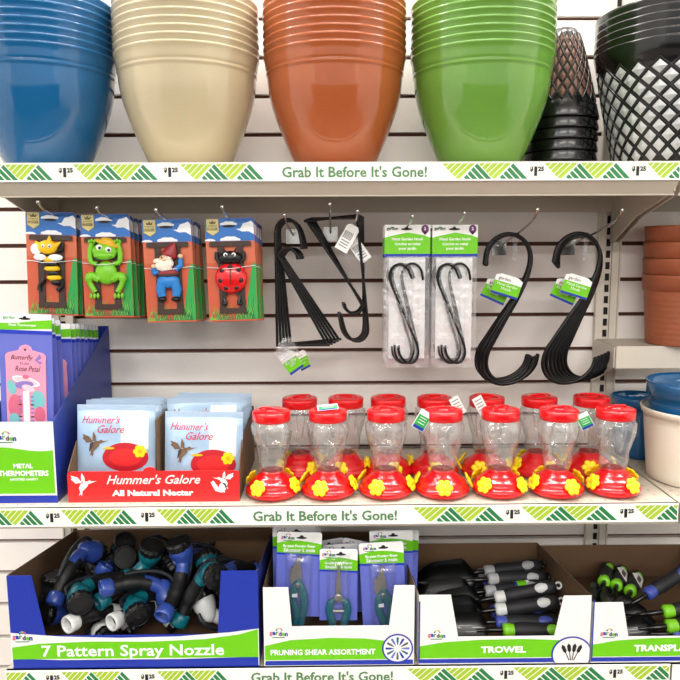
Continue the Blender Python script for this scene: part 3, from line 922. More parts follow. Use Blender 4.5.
# ------------------------------------------------------------------ thermometers in their blue display box
YF = 1.232
pz = lambda px, py, Y: P(px, py, Y)
x0, x1 = PX(-12, YF, ZM+.08), PX(55.5, YF, ZM+.08)
zf = P(40, 421.5, YF).z - ZM                       # height of the front panel
D = .335
zb = P(113, 326, YF+D).z - ZM
o = root('thermometer_box', ((x0+x1)/2, YF, ZM+.0002), 'tall blue display box with a white and green front, full of carded thermometers', 'display box')
W = (x1-x0)/2
YZ = Matrix(((0,0,1,0),(1,0,0,0),(0,1,0,0),(0,0,0,1)))     # local (u depth, v up, w right)
b = MB(); b.bx(-W, W, 0, D, 0, .0015, 'card_brown'); b.bx(-W, W, D-.0015, D, .0015, zb, 'box_blue_side'); b.build('tray', o)
for s in (-1, 1):
    b = MB(YZ); b.prism([(0,.0015),(D-.002,.0015),(D-.002,zb),(0,zf)], s*W-(.0015 if s > 0 else 0), s*W+(0 if s > 0 else .0015), 'box_blue_side')
    b.build('side_panel', o)
b = MB(FRONT)
H = zf
b.prism([(-W,0),(W,0),(W,H),(-W,H)], 0, .0015, 'box_blue', cap='box_white')
b.rect(-W, 0, W, .014, .0018, 'box_blue')
wv = [(-W+2*W*i/16, H*.665+.004*math.sin(i/16*5.2+.6)) for i in range(17)]
b.poly([(-W,.0175),(W-.003,.0175)]+[(min(x,W-.003),y) for x, y in wv[::-1]], .0018, 'box_green')
cxp = (PX(24, YF, ZM+.06)-(x0+x1)/2)
b.text('METAL', cxp, H*.46, .0022, 'ink_white', width=.035, bold=.04)
b.text('THERMOMETERS', cxp, H*.37, .0022, 'ink_white', width=.090, height=.0105, bold=.04)
b.text('ASSORTED VARIETY', cxp, H*.295, .0022, 'ink_white', width=.052, bold=.03)
def logo(b, x, y, w, s=1.0):
    """the little garden word mark with a flower above it"""
    for i, (ch, m) in enumerate(zip('garden', ['rose','box_blue','mgreen','purple','box_green','box_blue'])):
        b.text(ch, x+(-.0125+.0049*i)*s, y+(.0012*math.sin(i))*s, w, m, height=.0058*s*(1.25 if ch in 'gd' else 1), bold=.05)
    for k in range(5):
        a = PI*(k+.0)/4
        b.poly(circ(x+.0005*s+.0042*s*math.cos(a), y+.0065*s+.003*s*math.sin(a), .0016*s, .0011*s, 8), w, ['lilac','rose','yellow_deep','box_green','box_blue'][k])
    b.poly([(x-.012*s,y-.0052*s),(x+.011*s,y-.0052*s),(x+.008*s,y-.0066*s),(x-.009*s,y-.0066*s)], w, 'dgreen')
logo(b, PX(7, YF, ZM+.1)-(x0+x1)/2, H*.80, .0022, 1.3)
b.build('front_panel', o)

def thermo_card():
    t = root('thermometer_card', (0,0,0), 'x', 'thermometer', 'carded thermometers in the blue box')
    w, h = .0475, .270
    b = MB(FRONT)
    b.prism([(-w,0),(w,0),(w,h),(-w,h)], -.0008, .0008, 'card_blue')
    b.poly([(-w,h-.030),(w,h-.030),(w,h),(-w,h)], .0011, 'paper_white')
    b.poly([(-w,h-.031),(w,h-.026),(w,h-.010),(.02,h-.012),(-.015,h-.017),(-w,h-.018)], .0013, 'box_green')
    b.rect(-w, h-.037, w, h-.030, .0014, 'band_blue')
    b.text('garden', -.028, h-.008, .0016, 'mgreen', width=.022, bold=.02)
    b.poly(circ(0, h-.009, .011, .0022, 12), .0016, 'ink_black'); b.poly(circ(0, h-.0065, .003, .0026, 10), .0016, 'ink_black')
    b.text('Metal Thermometer', -.004, h-.0205, .0017, 'ink_white', width=.05, bold=.02)
    b.build('backing_card', t)
    b = MB(FRONT)
    pts = [(-.036,.02),(.036,.02),(.036,.185)]+circ(.027,.190,.010,.010,5,0,PI/2)+[(.012,.204)]+circ(0,.204,.012,.010,7,0,PI)+[(-.012,.204)]+circ(-.027,.190,.010,.010,5,PI/2,PI)+[(-.036,.185)]
    b.prism(pts, .0018, .0032, 'pink', cap='pink')
    b.poly(circ(0,.205,.002,n=10), .0036, 'ink_black')
    b.text('Butterfly', -.006, .1895, .0037, 'ink_black', width=.040, height=.011, shear=.35)
    b.text('To the', -.002, .1795, .0037, 'ink_black', width=.016, shear=.3)
    b.text('Rose Petal', .004, .170, .0037, 'ink_black', width=.046, height=.010, shear=.35)
    b.poly([(.017,.186),(.026,.198),(.029,.190),(.022,.185),(.030,.183),(.027,.178)], .0037, 'lilac')
    for LI, (x, y, rx, ry, m, a) in enumerate(((0,.147,.026,.008,'ink_white',-.25),(0,.147,.022,.006,'pink_pale',-.25),(-.004,.140,.018,.007,'lilac',.1),(.004,.134,.012,.006,'pink_pale',-.3),(-.026,.135,.008,.014,'aqua',.3),(-.02,.10,.013,.022,'rose',0),(.021,.112,.013,.018,'aqua',0),(.024,.085,.010,.016,'rose',0),(-.022,.075,.010,.012,'aqua',.3),(.0,.155,.006,.004,'rose',0))):
        pp = [(x+math.cos(a)*u-math.sin(a)*v, y+math.sin(a)*u+math.cos(a)*v) for u, v in circ(0,0,rx,ry,16)]
        b.poly(pp, .0034+.00006*LI, m)
    b.prism([(-.0055,.03),(.0055,.03),(.0055,.128),(-.0055,.128)], .0032, .0042, 'paper_white')
    for i in range(12):
        for s in (-1, 1): b.rect(s*.011-.003, .035+.0075*i, s*.011+.003, .0372+.0075*i, .0046, 'ink_black' if i % 3 == 0 else 'lilac')
    b.rect(-.0008, .03, .0008, .105, .0047, 'box_red')
    b.build('pink_plaque', t)
    b = MB(FRONT)
    b.tube([(0,.032,.005),(0,.124,.005)], .0014, 'ink_white', 8)
    b.build('glass_tube', t)
    return t
tc = thermo_card()
xr = PX(50, 1.262, ZM+.22)
tc.location = (xr-.0475, 1.262, P(25, 314, 1.262).z-.270+.0015); tc.rotation_euler = (.02, .045, 0)
tc['label'] = 'pink butterfly thermometer on a blue card, frontmost and tilted in the blue box'
ws = ['second','third','fourth','fifth','sixth','seventh','eighth','ninth','tenth','eleventh','twelfth','thirteenth','fourteenth']
ys = [1.292, 1.312, 1.372, 1.390, 1.406, 1.422, 1.438, 1.454, 1.470, 1.486, 1.505, 1.528]
for i, yy in enumerate(ys):
    top = [318, 320, 323.5, 324, 323.5, 324.5, 324, 325, 324.5, 325, 325.5, 325.5][i]
    z = P(90, top, yy).z-.270
    copy_tree(tc, label='carded thermometer standing in the blue box, %s from the front' % ws[i],
              loc=(xr-.0475+.004+.0015*math.sin(i*2.1), yy, max(z, ZM+.003)), rot=(0, random.uniform(-.004,.004), 0))

# ------------------------------------------------------------------ red tray of nectar pouches
x0, x1 = PX(68, YF, ZM+.03), PX(239.5, YF, ZM+.03)
W = (x1-x0)/2; D = .25
H = P(150, 471, YF).z - ZM
o = root('nectar_tray', ((x0+x1)/2, YF, ZM+.0002), 'low red cardboard tray of nectar pouches beside the thermometer box', 'display box')
b = MB(); b.bx(-W, W, 0, D, 0, .0015, 'card_brown'); b.bx(-W, W, D-.0015, D, .0015, .12, 'card_brown'); b.build('tray', o)
for s in (-1, 1):
    b = MB(YZ); b.prism([(.0016,.0015),(D-.002,.0015),(D-.002,.12),(.05,.10),(.0016,H)], s*W-(.0015 if s > 0 else 0), s*W+(0 if s > 0 else .0015), 'card_brown')
    b.build('side_panel', o)
b = MB(YZ); b.prism([(.03,.0015),(D-.002,.0015),(D-.002,.145),(.03,.145)], -.0012, .0012, 'card_brown'); b.build('divider', o)
b = MB(FRONT)
ft = [(-W,0),(W,0),(W,H-.002),(W-.006,H)]
ft += [(.006,H)]+circ(-.006,H,.012,.0075,8,0,PI)+[(-W+.006,H),(-W,H-.004)]
b.prism(ft, 0, .0015, 'box_red')
b.text("Hummer's Galore", .000, H*.735, .0020, 'ink_white', width=.170, height=.0175, shear=.38, bold=.012)
b.text('All Natural Nectar', -.002, H*.30, .0020, 'ink_white', width=.148, height=.0115, bold=.05)
def bird(b, x, y, s, w, m, flip=1):
    def q(pts): b.poly([(x+flip*px*s, y+py*s) for px, py in pts], w, m)
    q([(.0,.0),(.006,.004),(.012,.004),(.010,-.003),(.004,-.009),(-.001,-.013),(-.003,-.006)])
    q([(.010,.004),(.013,.006),(.016,.004),(.024,.0045),(.016,.0020),(.012,.0)])
    q([(.002,.002),(-.004,.010),(-.014,.013),(-.012,.009),(-.014,.007),(-.009,.003),(-.008,.001)])
    q([(.006,.003),(.006,.010),(.002,.017),(.001,.011),(.001,.004)])
    q([(-.001,-.012),(.003,-.008),(.001,-.018),(-.001,-.015),(-.004,-.018)])
bird(b, -W+.024, H*.60, 1.25, .0021, 'ink_white'); bird(b, W-.024, H*.70, 1.0, .0021, 'ink_white', -1)
b.poly([(W-.052,H*.62),(W-.044,H*.35),(W-.034,H*.30),(W-.036,H*.42),(W-.047,H*.68)], .0021, 'ink_white')
b.poly(circ(W-.030,H*.48,.007,.008,10), .0021, 'ink_white'); b.poly([(W-.036,H*.30),(W-.026,H*.30),(W-.030,H*.5)], .0022, 'ink_white')
b.build('front_panel', o)

PW, PH = .0730, .1375
def pw(u, v):
    a = max(0, 1-abs(u/PW)**3); c = max(0, 1-abs((v-.062)/.062)**4)
    return .0125*(a**.7)*(c**.6)
def pouch():
    t = root('nectar_pouch', (0,0,0), 'x', 'pouch', 'x')
    b = MB(FRONT)
    N, M2 = 16, 20; rd = random.Random(3)
    for side in (1, -1):
        vs = []
        for j in range(M2+1):
            for i in range(N+1):
                u, v = -PW+2*PW*i/N, PH*j/M2
                w = pw(u, v)*side + (.0007*math.sin(u*90+v*40)*math.sin(v*70-u*30)*(pw(u,v)/.0125) if side > 0 else 0)
                vs.append((u, v, w if w*side > .0003 else .0003*side))
        fs = [(j*(N+1)+i, j*(N+1)+i+1, (j+1)*(N+1)+i+1, (j+1)*(N+1)+i) for j in range(M2) for i in range(N)]
        b.add(vs, fs, 'pouch_sky' if side > 0 else 'pouch_white', True)
    def bent(fn, e=.0012):
        p = MB(); fn(p)
        b.v_off = len(b.v)
        vs = [(v[0], v[1], pw(v[0], v[1])+e+v[2]) for v in p.v]
        base = len(b.v); b.v += [tuple(FRONT @ Vector(v)) for v in vs]
        for f, mi, s in zip(p.f, p.m, p.s):
            b.f.append(tuple(base+k for k in f)); b.m.append(b.mi(p.names[mi])); b.s.append(s)
    def disc(p, cx, cy, rx, ry, m, w=0, top=1.0, n=24, k=4):
        vs = [(cx, cy, w)]+[(cx+rx*r/k*math.cos(2*PI*i/n), cy+ry*r/k*math.sin(2*PI*i/n)*(top if math.sin(2*PI*i/n) > 0 else 1), w) for r in range(1, k+1) for i in range(n)]
        fs = [(0, 1+i, 1+(i+1) % n) for i in range(n)]
        for r in range(k-1):
            fs += [(1+r*n+i, 1+(r+1)*n+i, 1+(r+1)*n+(i+1) % n, 1+r*n+(i+1) % n) for i in range(n)]
        p.add(vs, fs, m)
    def whites(p):
        p.add([(.012+.05*i/5, .055+.068*j/6, 0) for j in range(7) for i in range(6)], [(j*6+i,j*6+i+1,j*6+i+7,j*6+i+6) for j in range(6) for i in range(5)], 'pouch_white')
    bent(whites)
    def red(p):
        disc(p, .020, .040, .042, .026, 'nectar_red', .0004, 1.1); disc(p, .020, .040, .030, .016, 'box_red', .0007, 1.1)
        disc(p, -.010, .058, .011, .0022, 'yellow_deep', .0010)
        for a in range(6): disc(p, .047+.0075*math.cos(a*PI/3), .052+.0075*math.sin(a*PI/3), .0048, .0048, 'yellow', .0010, n=10, k=1)
        disc(p, .047, .052, .004, .004, 'yellow_deep', .0014, n=10, k=1)
    bent(red)
    bent(lambda p: p.text("Hummer's", -.026, .111, .0006, 'script_red', width=.072, height=.0145, shear=.4, bold=.004))
    bent(lambda p: p.text('Galore', -.006, .0935, .0006, 'script_red', width=.050, height=.0145, shear=.4, bold=.004))
    bent(lambda p: bird(p, -.042, .066, 1.35, .0008, 'bird_brown'))
    bent(lambda p: p.poly([(-.045,.067),(-.038,.069),(-.042,.058),(-.048,.049)], .0011, 'bird_dark'))
    b.build('printed_film', t)
    b = MB(FRONT)
    b.rect(-PW, PH-.010, PW, PH, .0006, 'seal_grey'); b.rect(-PW, PH-.010, PW, PH, -.0006, 'seal_grey')
    for i in range(8): b.rect(-PW, PH-.0098+.0012*i, PW, PH-.0094+.0012*i, .0009, 'pouch_sky')
    b.build('crimped_seal', t)
    return t
np0 = pouch()
ws2 = ['frontmost','second','third','fourth','fifth']
for col, (px, name, tops) in enumerate(((111, 'left', [406, 401, 399, 399, 400]), (200, 'right', [413, 399, 396, 394, 395]))):
    for i in range(5):
        yy = 1.256+.022+i*.040+(.010 if i else 0)
        c = P(px, tops[i], yy)
        X = PX(px, 1.256, ZM+.1)+(.004*math.sin(3*i+col) if i else 0)
        lim = x0+PW+.0010 if col == 0 else (x0+x1)/2+PW+.0010
        lim2 = (x0+x1)/2-PW-.0010 if col == 0 else x1-PW-.0010
        X = min(max(X, lim), lim2) if lim < lim2 else (lim+lim2)/2
        lab = 'pale blue nectar pouch printed with a hummingbird, %s in the %s column' % (ws2[i], name)
        loc = (X, yy, max(c.z-PH, ZM+.003)); rot = (-.10, .022*math.sin(2*i+col+.8), 0)
        if col == 0 and i == 0: t = np0; t.location = loc; t.rotation_euler = rot; t['label'] = lab
        else: t = copy_tree(np0, label=lab, loc=loc, rot=rot)
        t['group'] = 'nectar pouches in the %s column' % name

# ------------------------------------------------------------------ red hummingbird feeders
def feeder():
    FS = Matrix.Diagonal((.90,.90,.905,1))
    t = root('bird_feeder', (0,0,0), 'x', 'bird feeder', 'red bird feeders on the middle shelf')
    b = MB()
    b.lathe([(.001,.001),(.043,.0),(.051,.002),(.0555,.007),(.0566,.0115),(.0555,.0160),(.0515,.0190),(.0500,.0200),(.0503,.0220),(.0478,.0275),(.042,.033),(.0365,.0360),(.0350,.0385),(.0290,.043),(.0245,.0455),(.0235,.052),(.0215,.052)], 'feeder_red', 56, M=FS)
    base = b.build('red_base', t)
    fl = MB()
    for k in range(6):
        a = k*PI/3
        fl.ball((.0098*math.cos(a), .0098*math.sin(a), .001), (.0064,.0064,.0026), 'yellow', 10)
    fl.ball((0,0,.001), (.0085,.0085,.0032), 'yellow', 12)
    fl.lathe([(.0035,.003),(.0035,.0046),(.0015,.0046),(.0015,.003)], 'yellow_deep', 10)
    f0 = None
    for a in (0, 90, 180, 270):
        if f0 is None: f0 = fl.build('yellow_flower', t); f = f0
        else: f = f0.copy(); COL.objects.link(f); f.parent = t
        an = math.radians(a)
        M = RZ(an) @ T(0, -.0470, .0245) @ RX(math.radians(62)) @ T(0,0,.0015)
        f.matrix_basis = M
    # jar: squarish waisted bottle, four soft lobes
    prof = [(.0215,.050),(.0235,.056),(.0262,.066),(.0268,.074),(.0262,.082),(.0272,.090),(.0300,.100),(.0330,.112),(.0362,.126),(.0378,.138),(.0375,.147),(.0345,.153),(.0325,.156),(.0325,.164)]
    prof = [(r*1.03, z*.905) for r, z in prof]
    b = MB(); n = 40; vs = []; fs = []
    for r, z in prof:
        for j in range(n):
            a = 2*PI*j/n
            k = 1+.055*math.cos(4*a)*max(0, 1-abs(z-.095)/.05)
            vs.append((r*k*math.cos(a), r*k*math.sin(a), z))
    for i in range(len(prof)-1):
        for j in range(n):
            q = (j+1) % n; fs.append((i*n+j, i*n+q, (i+1)*n+q, (i+1)*n+j))
    b.add(vs, fs, 'jar_clear', True)
    # embossed leaf-shaped ridges
    for a in (20, 70, 160, 250, 290, 340):
        an = math.radians(a); pts = []
        for z in (.136,.127,.116,.103,.092,.083):
            r = .0395 if z > .118 else .0395-(.118-z)*.29
            pts.append(((r-.001)*math.cos(an+(z-.108)*3), (r-.001)*math.sin(an+(z-.108)*3), z))
        b.tube(catmull(pts, 3), .0014, 'jar_clear', 6)
    b.build('clear_bottle', t, recalc=False)
    b = MB(Matrix.Diagonal((1,1,.905,1)))
    b.lathe([(.001,.1775),(.0315,.1775),(.0345,.1762),(.0355,.174),(.0355,.158),(.0345,.1565),(.0330,.1565)], 'feeder_red', 48)
    b.lathe([(.001,.1805),(.010,.1805),(.013,.1795),(.014,.1775)], 'feeder_red', 24)
    b.tube(catmull([(-.026,0,.177),(-.020,0,.1805),(0,0,.1825),(.020,0,.1805),(.026,0,.177)],4), .0018, 'feeder_red', 8)
    b.build('red_lid', t)
    return t
def feeder_tag(w, h, rot, kind, x, y, z, lean=0, pitch_=0):
    M = T(x, y, z) @ RZ(lean) @ RX(pitch_) @ FRONT @ RZ(rot)
    b = MB(M)
    b.prism([(-w,-h),(w,-h),(w,h),(-w,h)], -.0004, .0004, 'paper_white')
    if kind == 'g':
        b.rect(-w*.92, -h*.65, w*.92, h*.45, .0007, 'grass_print'); b.rect(-w*.92, -h*.96, w*.92, -h*.65, .0007, 'box_blue')
        for i in range(3): b.rect(-w*.6, h*(.2-.28*i), w*.6, h*(.26-.28*i), .0010, 'ink_white')
    else:
        for i in range(4): b.rect(-w*.7, h*(.6-.35*i), w*.7, h*(.68-.35*i), .0007, 'barcode')
    return b
fd = feeder()
fx = [272, 328, 386, 443, 500, 557.5, 614.5]
YFD = 1.268
ordn = ['leftmost','second','third','fourth','fifth','sixth','rightmost']
rots = [-.5,-.3,-.42,-.08,.78,.3,.42]
tags_ = {1:('g', .019,.008,.15,0,-.012,.1855,0,-1.15), 3:('g', .0125,.0185,-.55,-.042,-.022,.160,.2,0), 5:('g', .0115,.015,.5,.0425,-.018,.156,-.2,0)}
for i, px in enumerate(fx):
    X = PX(px, YFD, ZM+.1)
    lab = 'red hummingbird feeder with clear bottle, %s in the front row' % ordn[i]
    if i == 0: t = fd; t['label'] = lab; t.location = (X, YFD, ZM+.0005)
    else: t = copy_tree(fd, label=lab, loc=(X, YFD+random.uniform(-.002,.002), ZM+.0005))
    t.rotation_euler = (0, 0, rots[i])
    FR = t
    if i in tags_:
        k, w, h, r, x, y, z, ln, pc = tags_[i]
        q = feeder_tag(w, h, r, k, 0, 0, 0, ln, pc).build('hang_tag', t); q['label'] = 'green and white tag'
        q.matrix_basis = RZ(-rots[i]) @ T(x, y, z*.905)
rx_ = [300, 346, 388, 434, 486, 538, 590]
for i, px in enumerate(rx_):
    yy = 1.378
    X = PX(px, yy, ZM+.1)
    t = copy_tree(fd, label='red hummingbird feeder, %s in the row behind the front feeders' % ordn[i], loc=(X, yy+random.uniform(-.003,.003), ZM+.0005), skip=('hang_tag',))
    t.rotation_euler = (0, 0, random.uniform(-.6,.6))
    if i in (3, 4):
        q = feeder_tag(.010, .019, .5, 'w', 0, 0, 0).build('hang_tag', t); q['label'] = 'white barcode tag'
        q.matrix_basis = RZ(-t.rotation_euler.z) @ T(.040 if i == 3 else -.02, -.036, .150)
# ------------------------------------------------------------------ cardboard display boxes on the lowest shelf
YB0 = 1.199
def display_box(name, label, px0, px1, yl, yr, oL, oR, yo, zback, flap, parts_fn, D=.335, inner='card_brown', side='box_white', taper=True):
    """oL / oR = (px top, px bottom) of the cut-out in the front; yl, yr, yo = px heights of corners and cut-out"""
    fX = lambda px: PX(px, YB0, ZB+.05); fZ = lambda py: max(.0006, P(340, py, YB0).z-ZB)
    xa, xb = fX(px0), fX(px1); cx = (xa+xb)/2; W = (xb-xa)/2
    o = root(name, (cx, YB0, ZB+.0006), label, 'display box')
    b = MB(); b.bx(-W+.001, W-.001, .0016, D, 0, .0015, inner); b.bx(-W+.001, W-.001, D-.0015, D, .0015, zback, inner); b.build('tray', o)
    for s, yy in ((-1, yl), (1, yr)):
        zf_ = fZ(yy)
        pr = [(.0016,.0015),(D,.0015),(D,zback),(.0016,zf_)]
        b = MB(YZ); b.prism(pr, s*W-(.001 if s > 0 else 0), s*W+(0 if s > 0 else .001), inner)
        b.poly(pr, s*W+s*.0003, side)
        b.build('side_panel', o)
    b = MB(FRONT)
    L = lambda px: fX(px)-cx
    pts = [(-W,0),(W,0),(W,fZ(yr)),(L(oR[0]),fZ(yr)),(L(oR[1]),fZ(yo)),(L(oL[1]),fZ(yo)),(L(oL[0]),fZ(yl)),(-W,fZ(yl))]
    b.prism(pts, 0, .0015, flap)
    parts_fn(b, L, fZ, W)
    b.build('front_panel', o)
    return o, xa, xb
def band(b, L, fZ, W, px0, px1, ybot, ytop_pts, m, w, x1=None):
    pts = [(-W+.0015, fZ(ybot)), (W-.0015 if x1 is None else L(x1), fZ(ybot))]
    pts += [(max(-W+.0015, min(W-.0015, L(x))), fZ(y)) for x, y in ytop_pts[::-1]]
    b.poly(pts, w, m)
def spray_front(b, L, fZ, W):
    cur = [(10,629.5),(60,633.5),(120,635.5),(180,634.5),(230,631),(260,627.5)]
    b.poly([(-W,fZ(664)),(W,fZ(664))]+[(max(-W,min(W,L(x))),fZ(y)) for x, y in cur[::-1]], .0017, 'box_white')
    band(b, L, fZ, W, 10, 260, 664, [(12,655),(60,657),(180,657),(260,655.5)], 'box_blue', .0019)
    band(b, L, fZ, W, 10, 260, 655.8, [(12,644),(40,640.5),(90,638.8),(150,639.5),(205,637.5),(240,633),(260,628)], 'box_green', .0020)
    b.text('7 Pattern Spray Nozzle', L(133), fZ(649.5), .0024, 'ink_white', width=L(224.5)-L(42), height=.029, bold=.02)
    logo(b, L(23.5), fZ(634.5), .0025, 1.25)
_, *BX1 = display_box('spray_nozzle_box', 'open blue cardboard box marked as holding spray nozzles, at the lower left', 11.5, 259, 573, 570, (36,46.5), (223,218), 633, .125, 'box_blue', spray_front, side='box_blue_side')
def emblem(b, x, y, r, kind):
    b.poly(circ(x, y, r, n=36), .0030, 'box_blue'); b.poly(circ(x, y, r*.92, n=36), .0032, 'box_white')
def shear_front(b, L, fZ, W):
    band(b, L, fZ, W, 0, 0, 664.5, [(265,660),(413,660)], 'box_blue', .0018)
    band(b, L, fZ, W, 0, 0, 659.3, [(265,645),(290,639.5),(330,637.5),(365,638.5),(385,641),(400,643.5),(413,645)], 'box_green', .0019, x1=397)
    b.text('PRUNING SHEAR ASSORTMENT', L(323), fZ(651.5), .0023, 'ink_white', width=L(375)-L(270), height=.0112, bold=.035)
    logo(b, L(279), fZ(633), .0022, 1.15)
    x, y, r = L(397.5), fZ(648.5), .0285
    arc = [(min(W, x+r*math.cos(a*PI/18)), max(.002, y+r*math.sin(a*PI/18))) for a in range(36)]
    b.poly(arc, .0024, 'box_blue')
    r2 = r*.9
    b.poly([(min(W, x+r2*math.cos(a*PI/18)), max(.002, y+r2*math.sin(a*PI/18))) for a in range(36)], .0026, 'box_white')
    for k in range(12):
        a = 2*PI*k/12; ca, sa = math.cos(a), math.sin(a)
        q = lambda u, v: (x+u*ca-v*sa, y+u*sa+v*ca)
        b.poly([q(.007,-.0006), q(.013,-.0018), q(.021,-.0022), q(.0225,0), q(.021,.0022), q(.013,.0018), q(.007,.0006)], .0029, ['card_blue','barcode','box_blue','shear_teal'][k % 4])
display_box('pruning_shear_box', 'white cardboard display box holding the carded pruning shears', 264, 414, 587, 586, (289,292), (394,389), 626, .115, 'box_white', shear_front)
def trowel_icons(b, x, y, s):
    for k, a in enumerate((.42,.14,-.14,-.42)):
        ca, sa = math.cos(a), math.sin(a)
        q = lambda u, v: (x+((1.5-k)*-.0062+u*ca-v*sa)*s, y+(u*sa+v*ca-abs(1.5-k)*.001)*s)
        b.poly([q(-.0008,-.014), q(.0008,-.014), q(.0006,.0), q(.0028,.003), q(.0030,.011), q(0,.0155), q(-.0030,.011), q(-.0028,.003), q(-.0006,.0)], .0034+.0001*k, 'ink_black')
def green_front(word, wx, ww, em):
    def fn(b, L, fZ, W):
        band(b, L, fZ, W, 0, 0, 664, [(400,659.8),(700,659.8)], 'box_blue', .0018)
        e = em
        x0_ = {True: 419, False: 591}[e is not None]
        band(b, L, fZ, W, 0, 0, 659, [(x0_,647),(x0_+25,643),(x0_+60,641),(x0_+105,640.5),(x0_+150,642.5),(x0_+175,645)], 'box_green', .0019)
        b.text(word, L(wx), fZ(650.8), .0023, 'ink_white', width=ww, height=.0135, bold=.045)
        logo(b, L(x0_+17.5), fZ(636.5), .0022, 1.1)
        b.rect(-W, .002, -W+.0025, fZ(602), .0019, 'box_blue')
        if e:
            x, y, r = L(572), fZ(656), .038
            for rr, w, m in ((r, .0024, 'box_blue'), (r*.92, .0027, 'box_white')):
                b.poly([(min(W, max(-W, x+rr*math.cos(a*PI/18))), max(.0015, y+rr*.92*math.sin(a*PI/18))) for a in range(36)], w, m)
            trowel_icons(b, L(571.5), fZ(653.5), 1.15)
    return fn
_, *BX2 = display_box('trowel_box', 'white and green cardboard box of hand trowels, right of the pruning shears', 418.5, 589.5, 596, 598, (450,458), (562,554), 638, .085, 'box_white', green_front('TROWEL', 503.5, .083, True))
_, *BX3 = display_box('transplanter_box', 'white and green cardboard box of transplanting tools at the right edge', 591.5, 770, 605, 605, (621,628), (735,730), 639.5, .078, 'box_white', green_front('TRANSPLANTER', 674, .148, None))

# ------------------------------------------------------------------ carded pruning shears
def shear_card(kind, w, h, line):
    t = root('pruning_shear_card', (0,0,0), 'x', 'pruning shear', 'carded pruning shears in the white box')
    b = MB(FRONT)
    b.prism([(-w,0),(w,0),(w,h-.003),(w-.003,h),(-w+.003,h),(-w,h-.003)], -.0007, .0007, 'card_blue')
    b.poly([(-w,h-.024),(w,h-.024),(w,h-.003),(w-.003,h),(-w+.003,h),(-w,h-.003)], .0010, 'paper_white')
    cur = [(-w,h-.022),(-w*.5,h-.0175),(0,h-.0165),(w*.5,h-.019),(w,h-.023)]
    b.poly([(-w,h-.040),(w,h-.043)]+cur[::-1], .0012, 'box_green')
    b.poly([(-w,h-.044),(w,h-.047),(w,h-.043),(-w,h-.040)], .0013, 'band_blue')
    b.text(line, 0, h-.0275, .0016, 'ink_white', width=w*1.45, bold=.03); b.text('Sécateur à main', 0, h-.035, .0016, 'ink_white', width=w*1.4, bold=.03)
    logo(b, -w*.52, h-.0115, .0014, .85)
    b.poly(circ(.004, h-.011, .010, .0022, 12), .0014, 'ink_black'); b.poly(circ(.004, h-.0085, .0035, .0028, 10), .0014, 'ink_black')
    b.build('backing_card', t)
    # the tool
    def blade(pts, th=.0015, w0=.005):
        k = MB(FRONT); k.prism(pts, w0, w0+th, 'steel'); return k
    if kind == 'bypass':
        m = MB(FRONT)
        bl = [(-.013,.060),(-.0155,.075),(-.013,.092),(-.006,.110),(.001,.122),(.0035,.121),(.003,.105),(.006,.088),(.006,.066),(.0,.058)]
        kb = blade(bl).build('blade', t); kb['label'] = 'curved steel blade'
        k2 = MB(FRONT); k2.prism([(-.011,.057),(-.018,.075),(-.0165,.095),(-.013,.100),(-.013,.080),(-.006,.062)], .0025, .0045, 'steel'); k2.build('counter_blade', t)
        for s, path in ((1, [(-.004,.072,.008),(.006,.058,.009),(.012,.035,.009),(.010,.010,.009),(.006,-.012,.009)]), (-1, [(.002,.068,.007),(-.008,.056,.008),(-.010,.035,.008),(-.003,.012,.008),(-.004,-.012,.008)])):
            h_ = MB(FRONT); h_.tube(catmull(path, 4), [.0085]*5+[.0078]*8+[.0068]*4, 'shear_teal', 10, flat=.6); h_.build('handle', t)
        p = MB(FRONT @ T(-.001,.066,.012)); p.lathe([(.0045,0),(.0045,.002),(.003,.003),(.0005,.003)], 'steel', 16); p.build('pivot_bolt', t)
        p = MB(FRONT); p.box((-.006,.046,.012), (.010,.006,.004), 'ink_white'); p.build('latch', t)
    else:
        kb = blade([(-.004,.045),(-.0048,.065),(-.0018,.108),(0,.112),(.0018,.108),(.0048,.065),(.004,.045)]).build('blade', t)
        for s in (-1, 1):
            h_ = MB(FRONT); h_.tube(catmull([(s*.002,.046,.007),(s*.013,.040,.008),(s*.017,.022,.008),(s*.012,.002,.008),(s*.010,-.012,.008)], 4), [.0045]*4+[.0075]*9+[.0068]*4, 'shear_teal', 10, flat=.7); h_.build('handle', t)
        p = MB(FRONT @ T(0,.048,.009)); p.lathe([(.0085,0),(.0085,.002),(.006,.0035),(.0005,.0035)], 'steel', 20); p.build('pivot_bolt', t)
        p = MB(FRONT)
        p.tube([(-.010,.022,.009),(.010,.022,.009)], .0035, 'steel', 10)
        for q in range(6): p.tube([(-.009+.0036*q,.0258,.009),(-.009+.0036*q,.0182,.009)], .0006, 'ink_black', 5)
        p.build('spring', t)
    b = MB(FRONT)
    N, M2 = 10, 14; vs = []
    for j in range(M2+1):
        for i in range(N+1):
            u, v = -1+2*i/N, j/M2
            e = max(0, 1-(abs(u)*1.0)**4)*max(0, 1-abs(2*v-1)**6)
            vs.append((u*w*.62+.0, -.014+.145*v, .0012+.0165*e**.6))
    b.add(vs, [(j*(N+1)+i, j*(N+1)+i+1, (j+1)*(N+1)+i+1, (j+1)*(N+1)+i) for j in range(M2) for i in range(N)], 'blister', True)
    b.build('blister', t, recalc=False)
    return t
A1 = shear_card('bypass', .0425, .165, 'By-pass Pruning Shear'); A2 = shear_card('needle', .0360, .140, 'Needle Point Pruner')
def put_card(t, px, ytop, Y, h, rot, lab, lean=-.06):
    c = P(px, ytop, Y); t.location = (c.x, Y, c.z-h*math.cos(lean)); t.rotation_euler = (lean, rot, 0); t['label'] = lab
for ch in A1.children, A2.children: pass
put_card(A1, 296.5, 534, 1.262, .165, .035, 'blue card with teal curved-blade shears, front left in the pruning shear box')
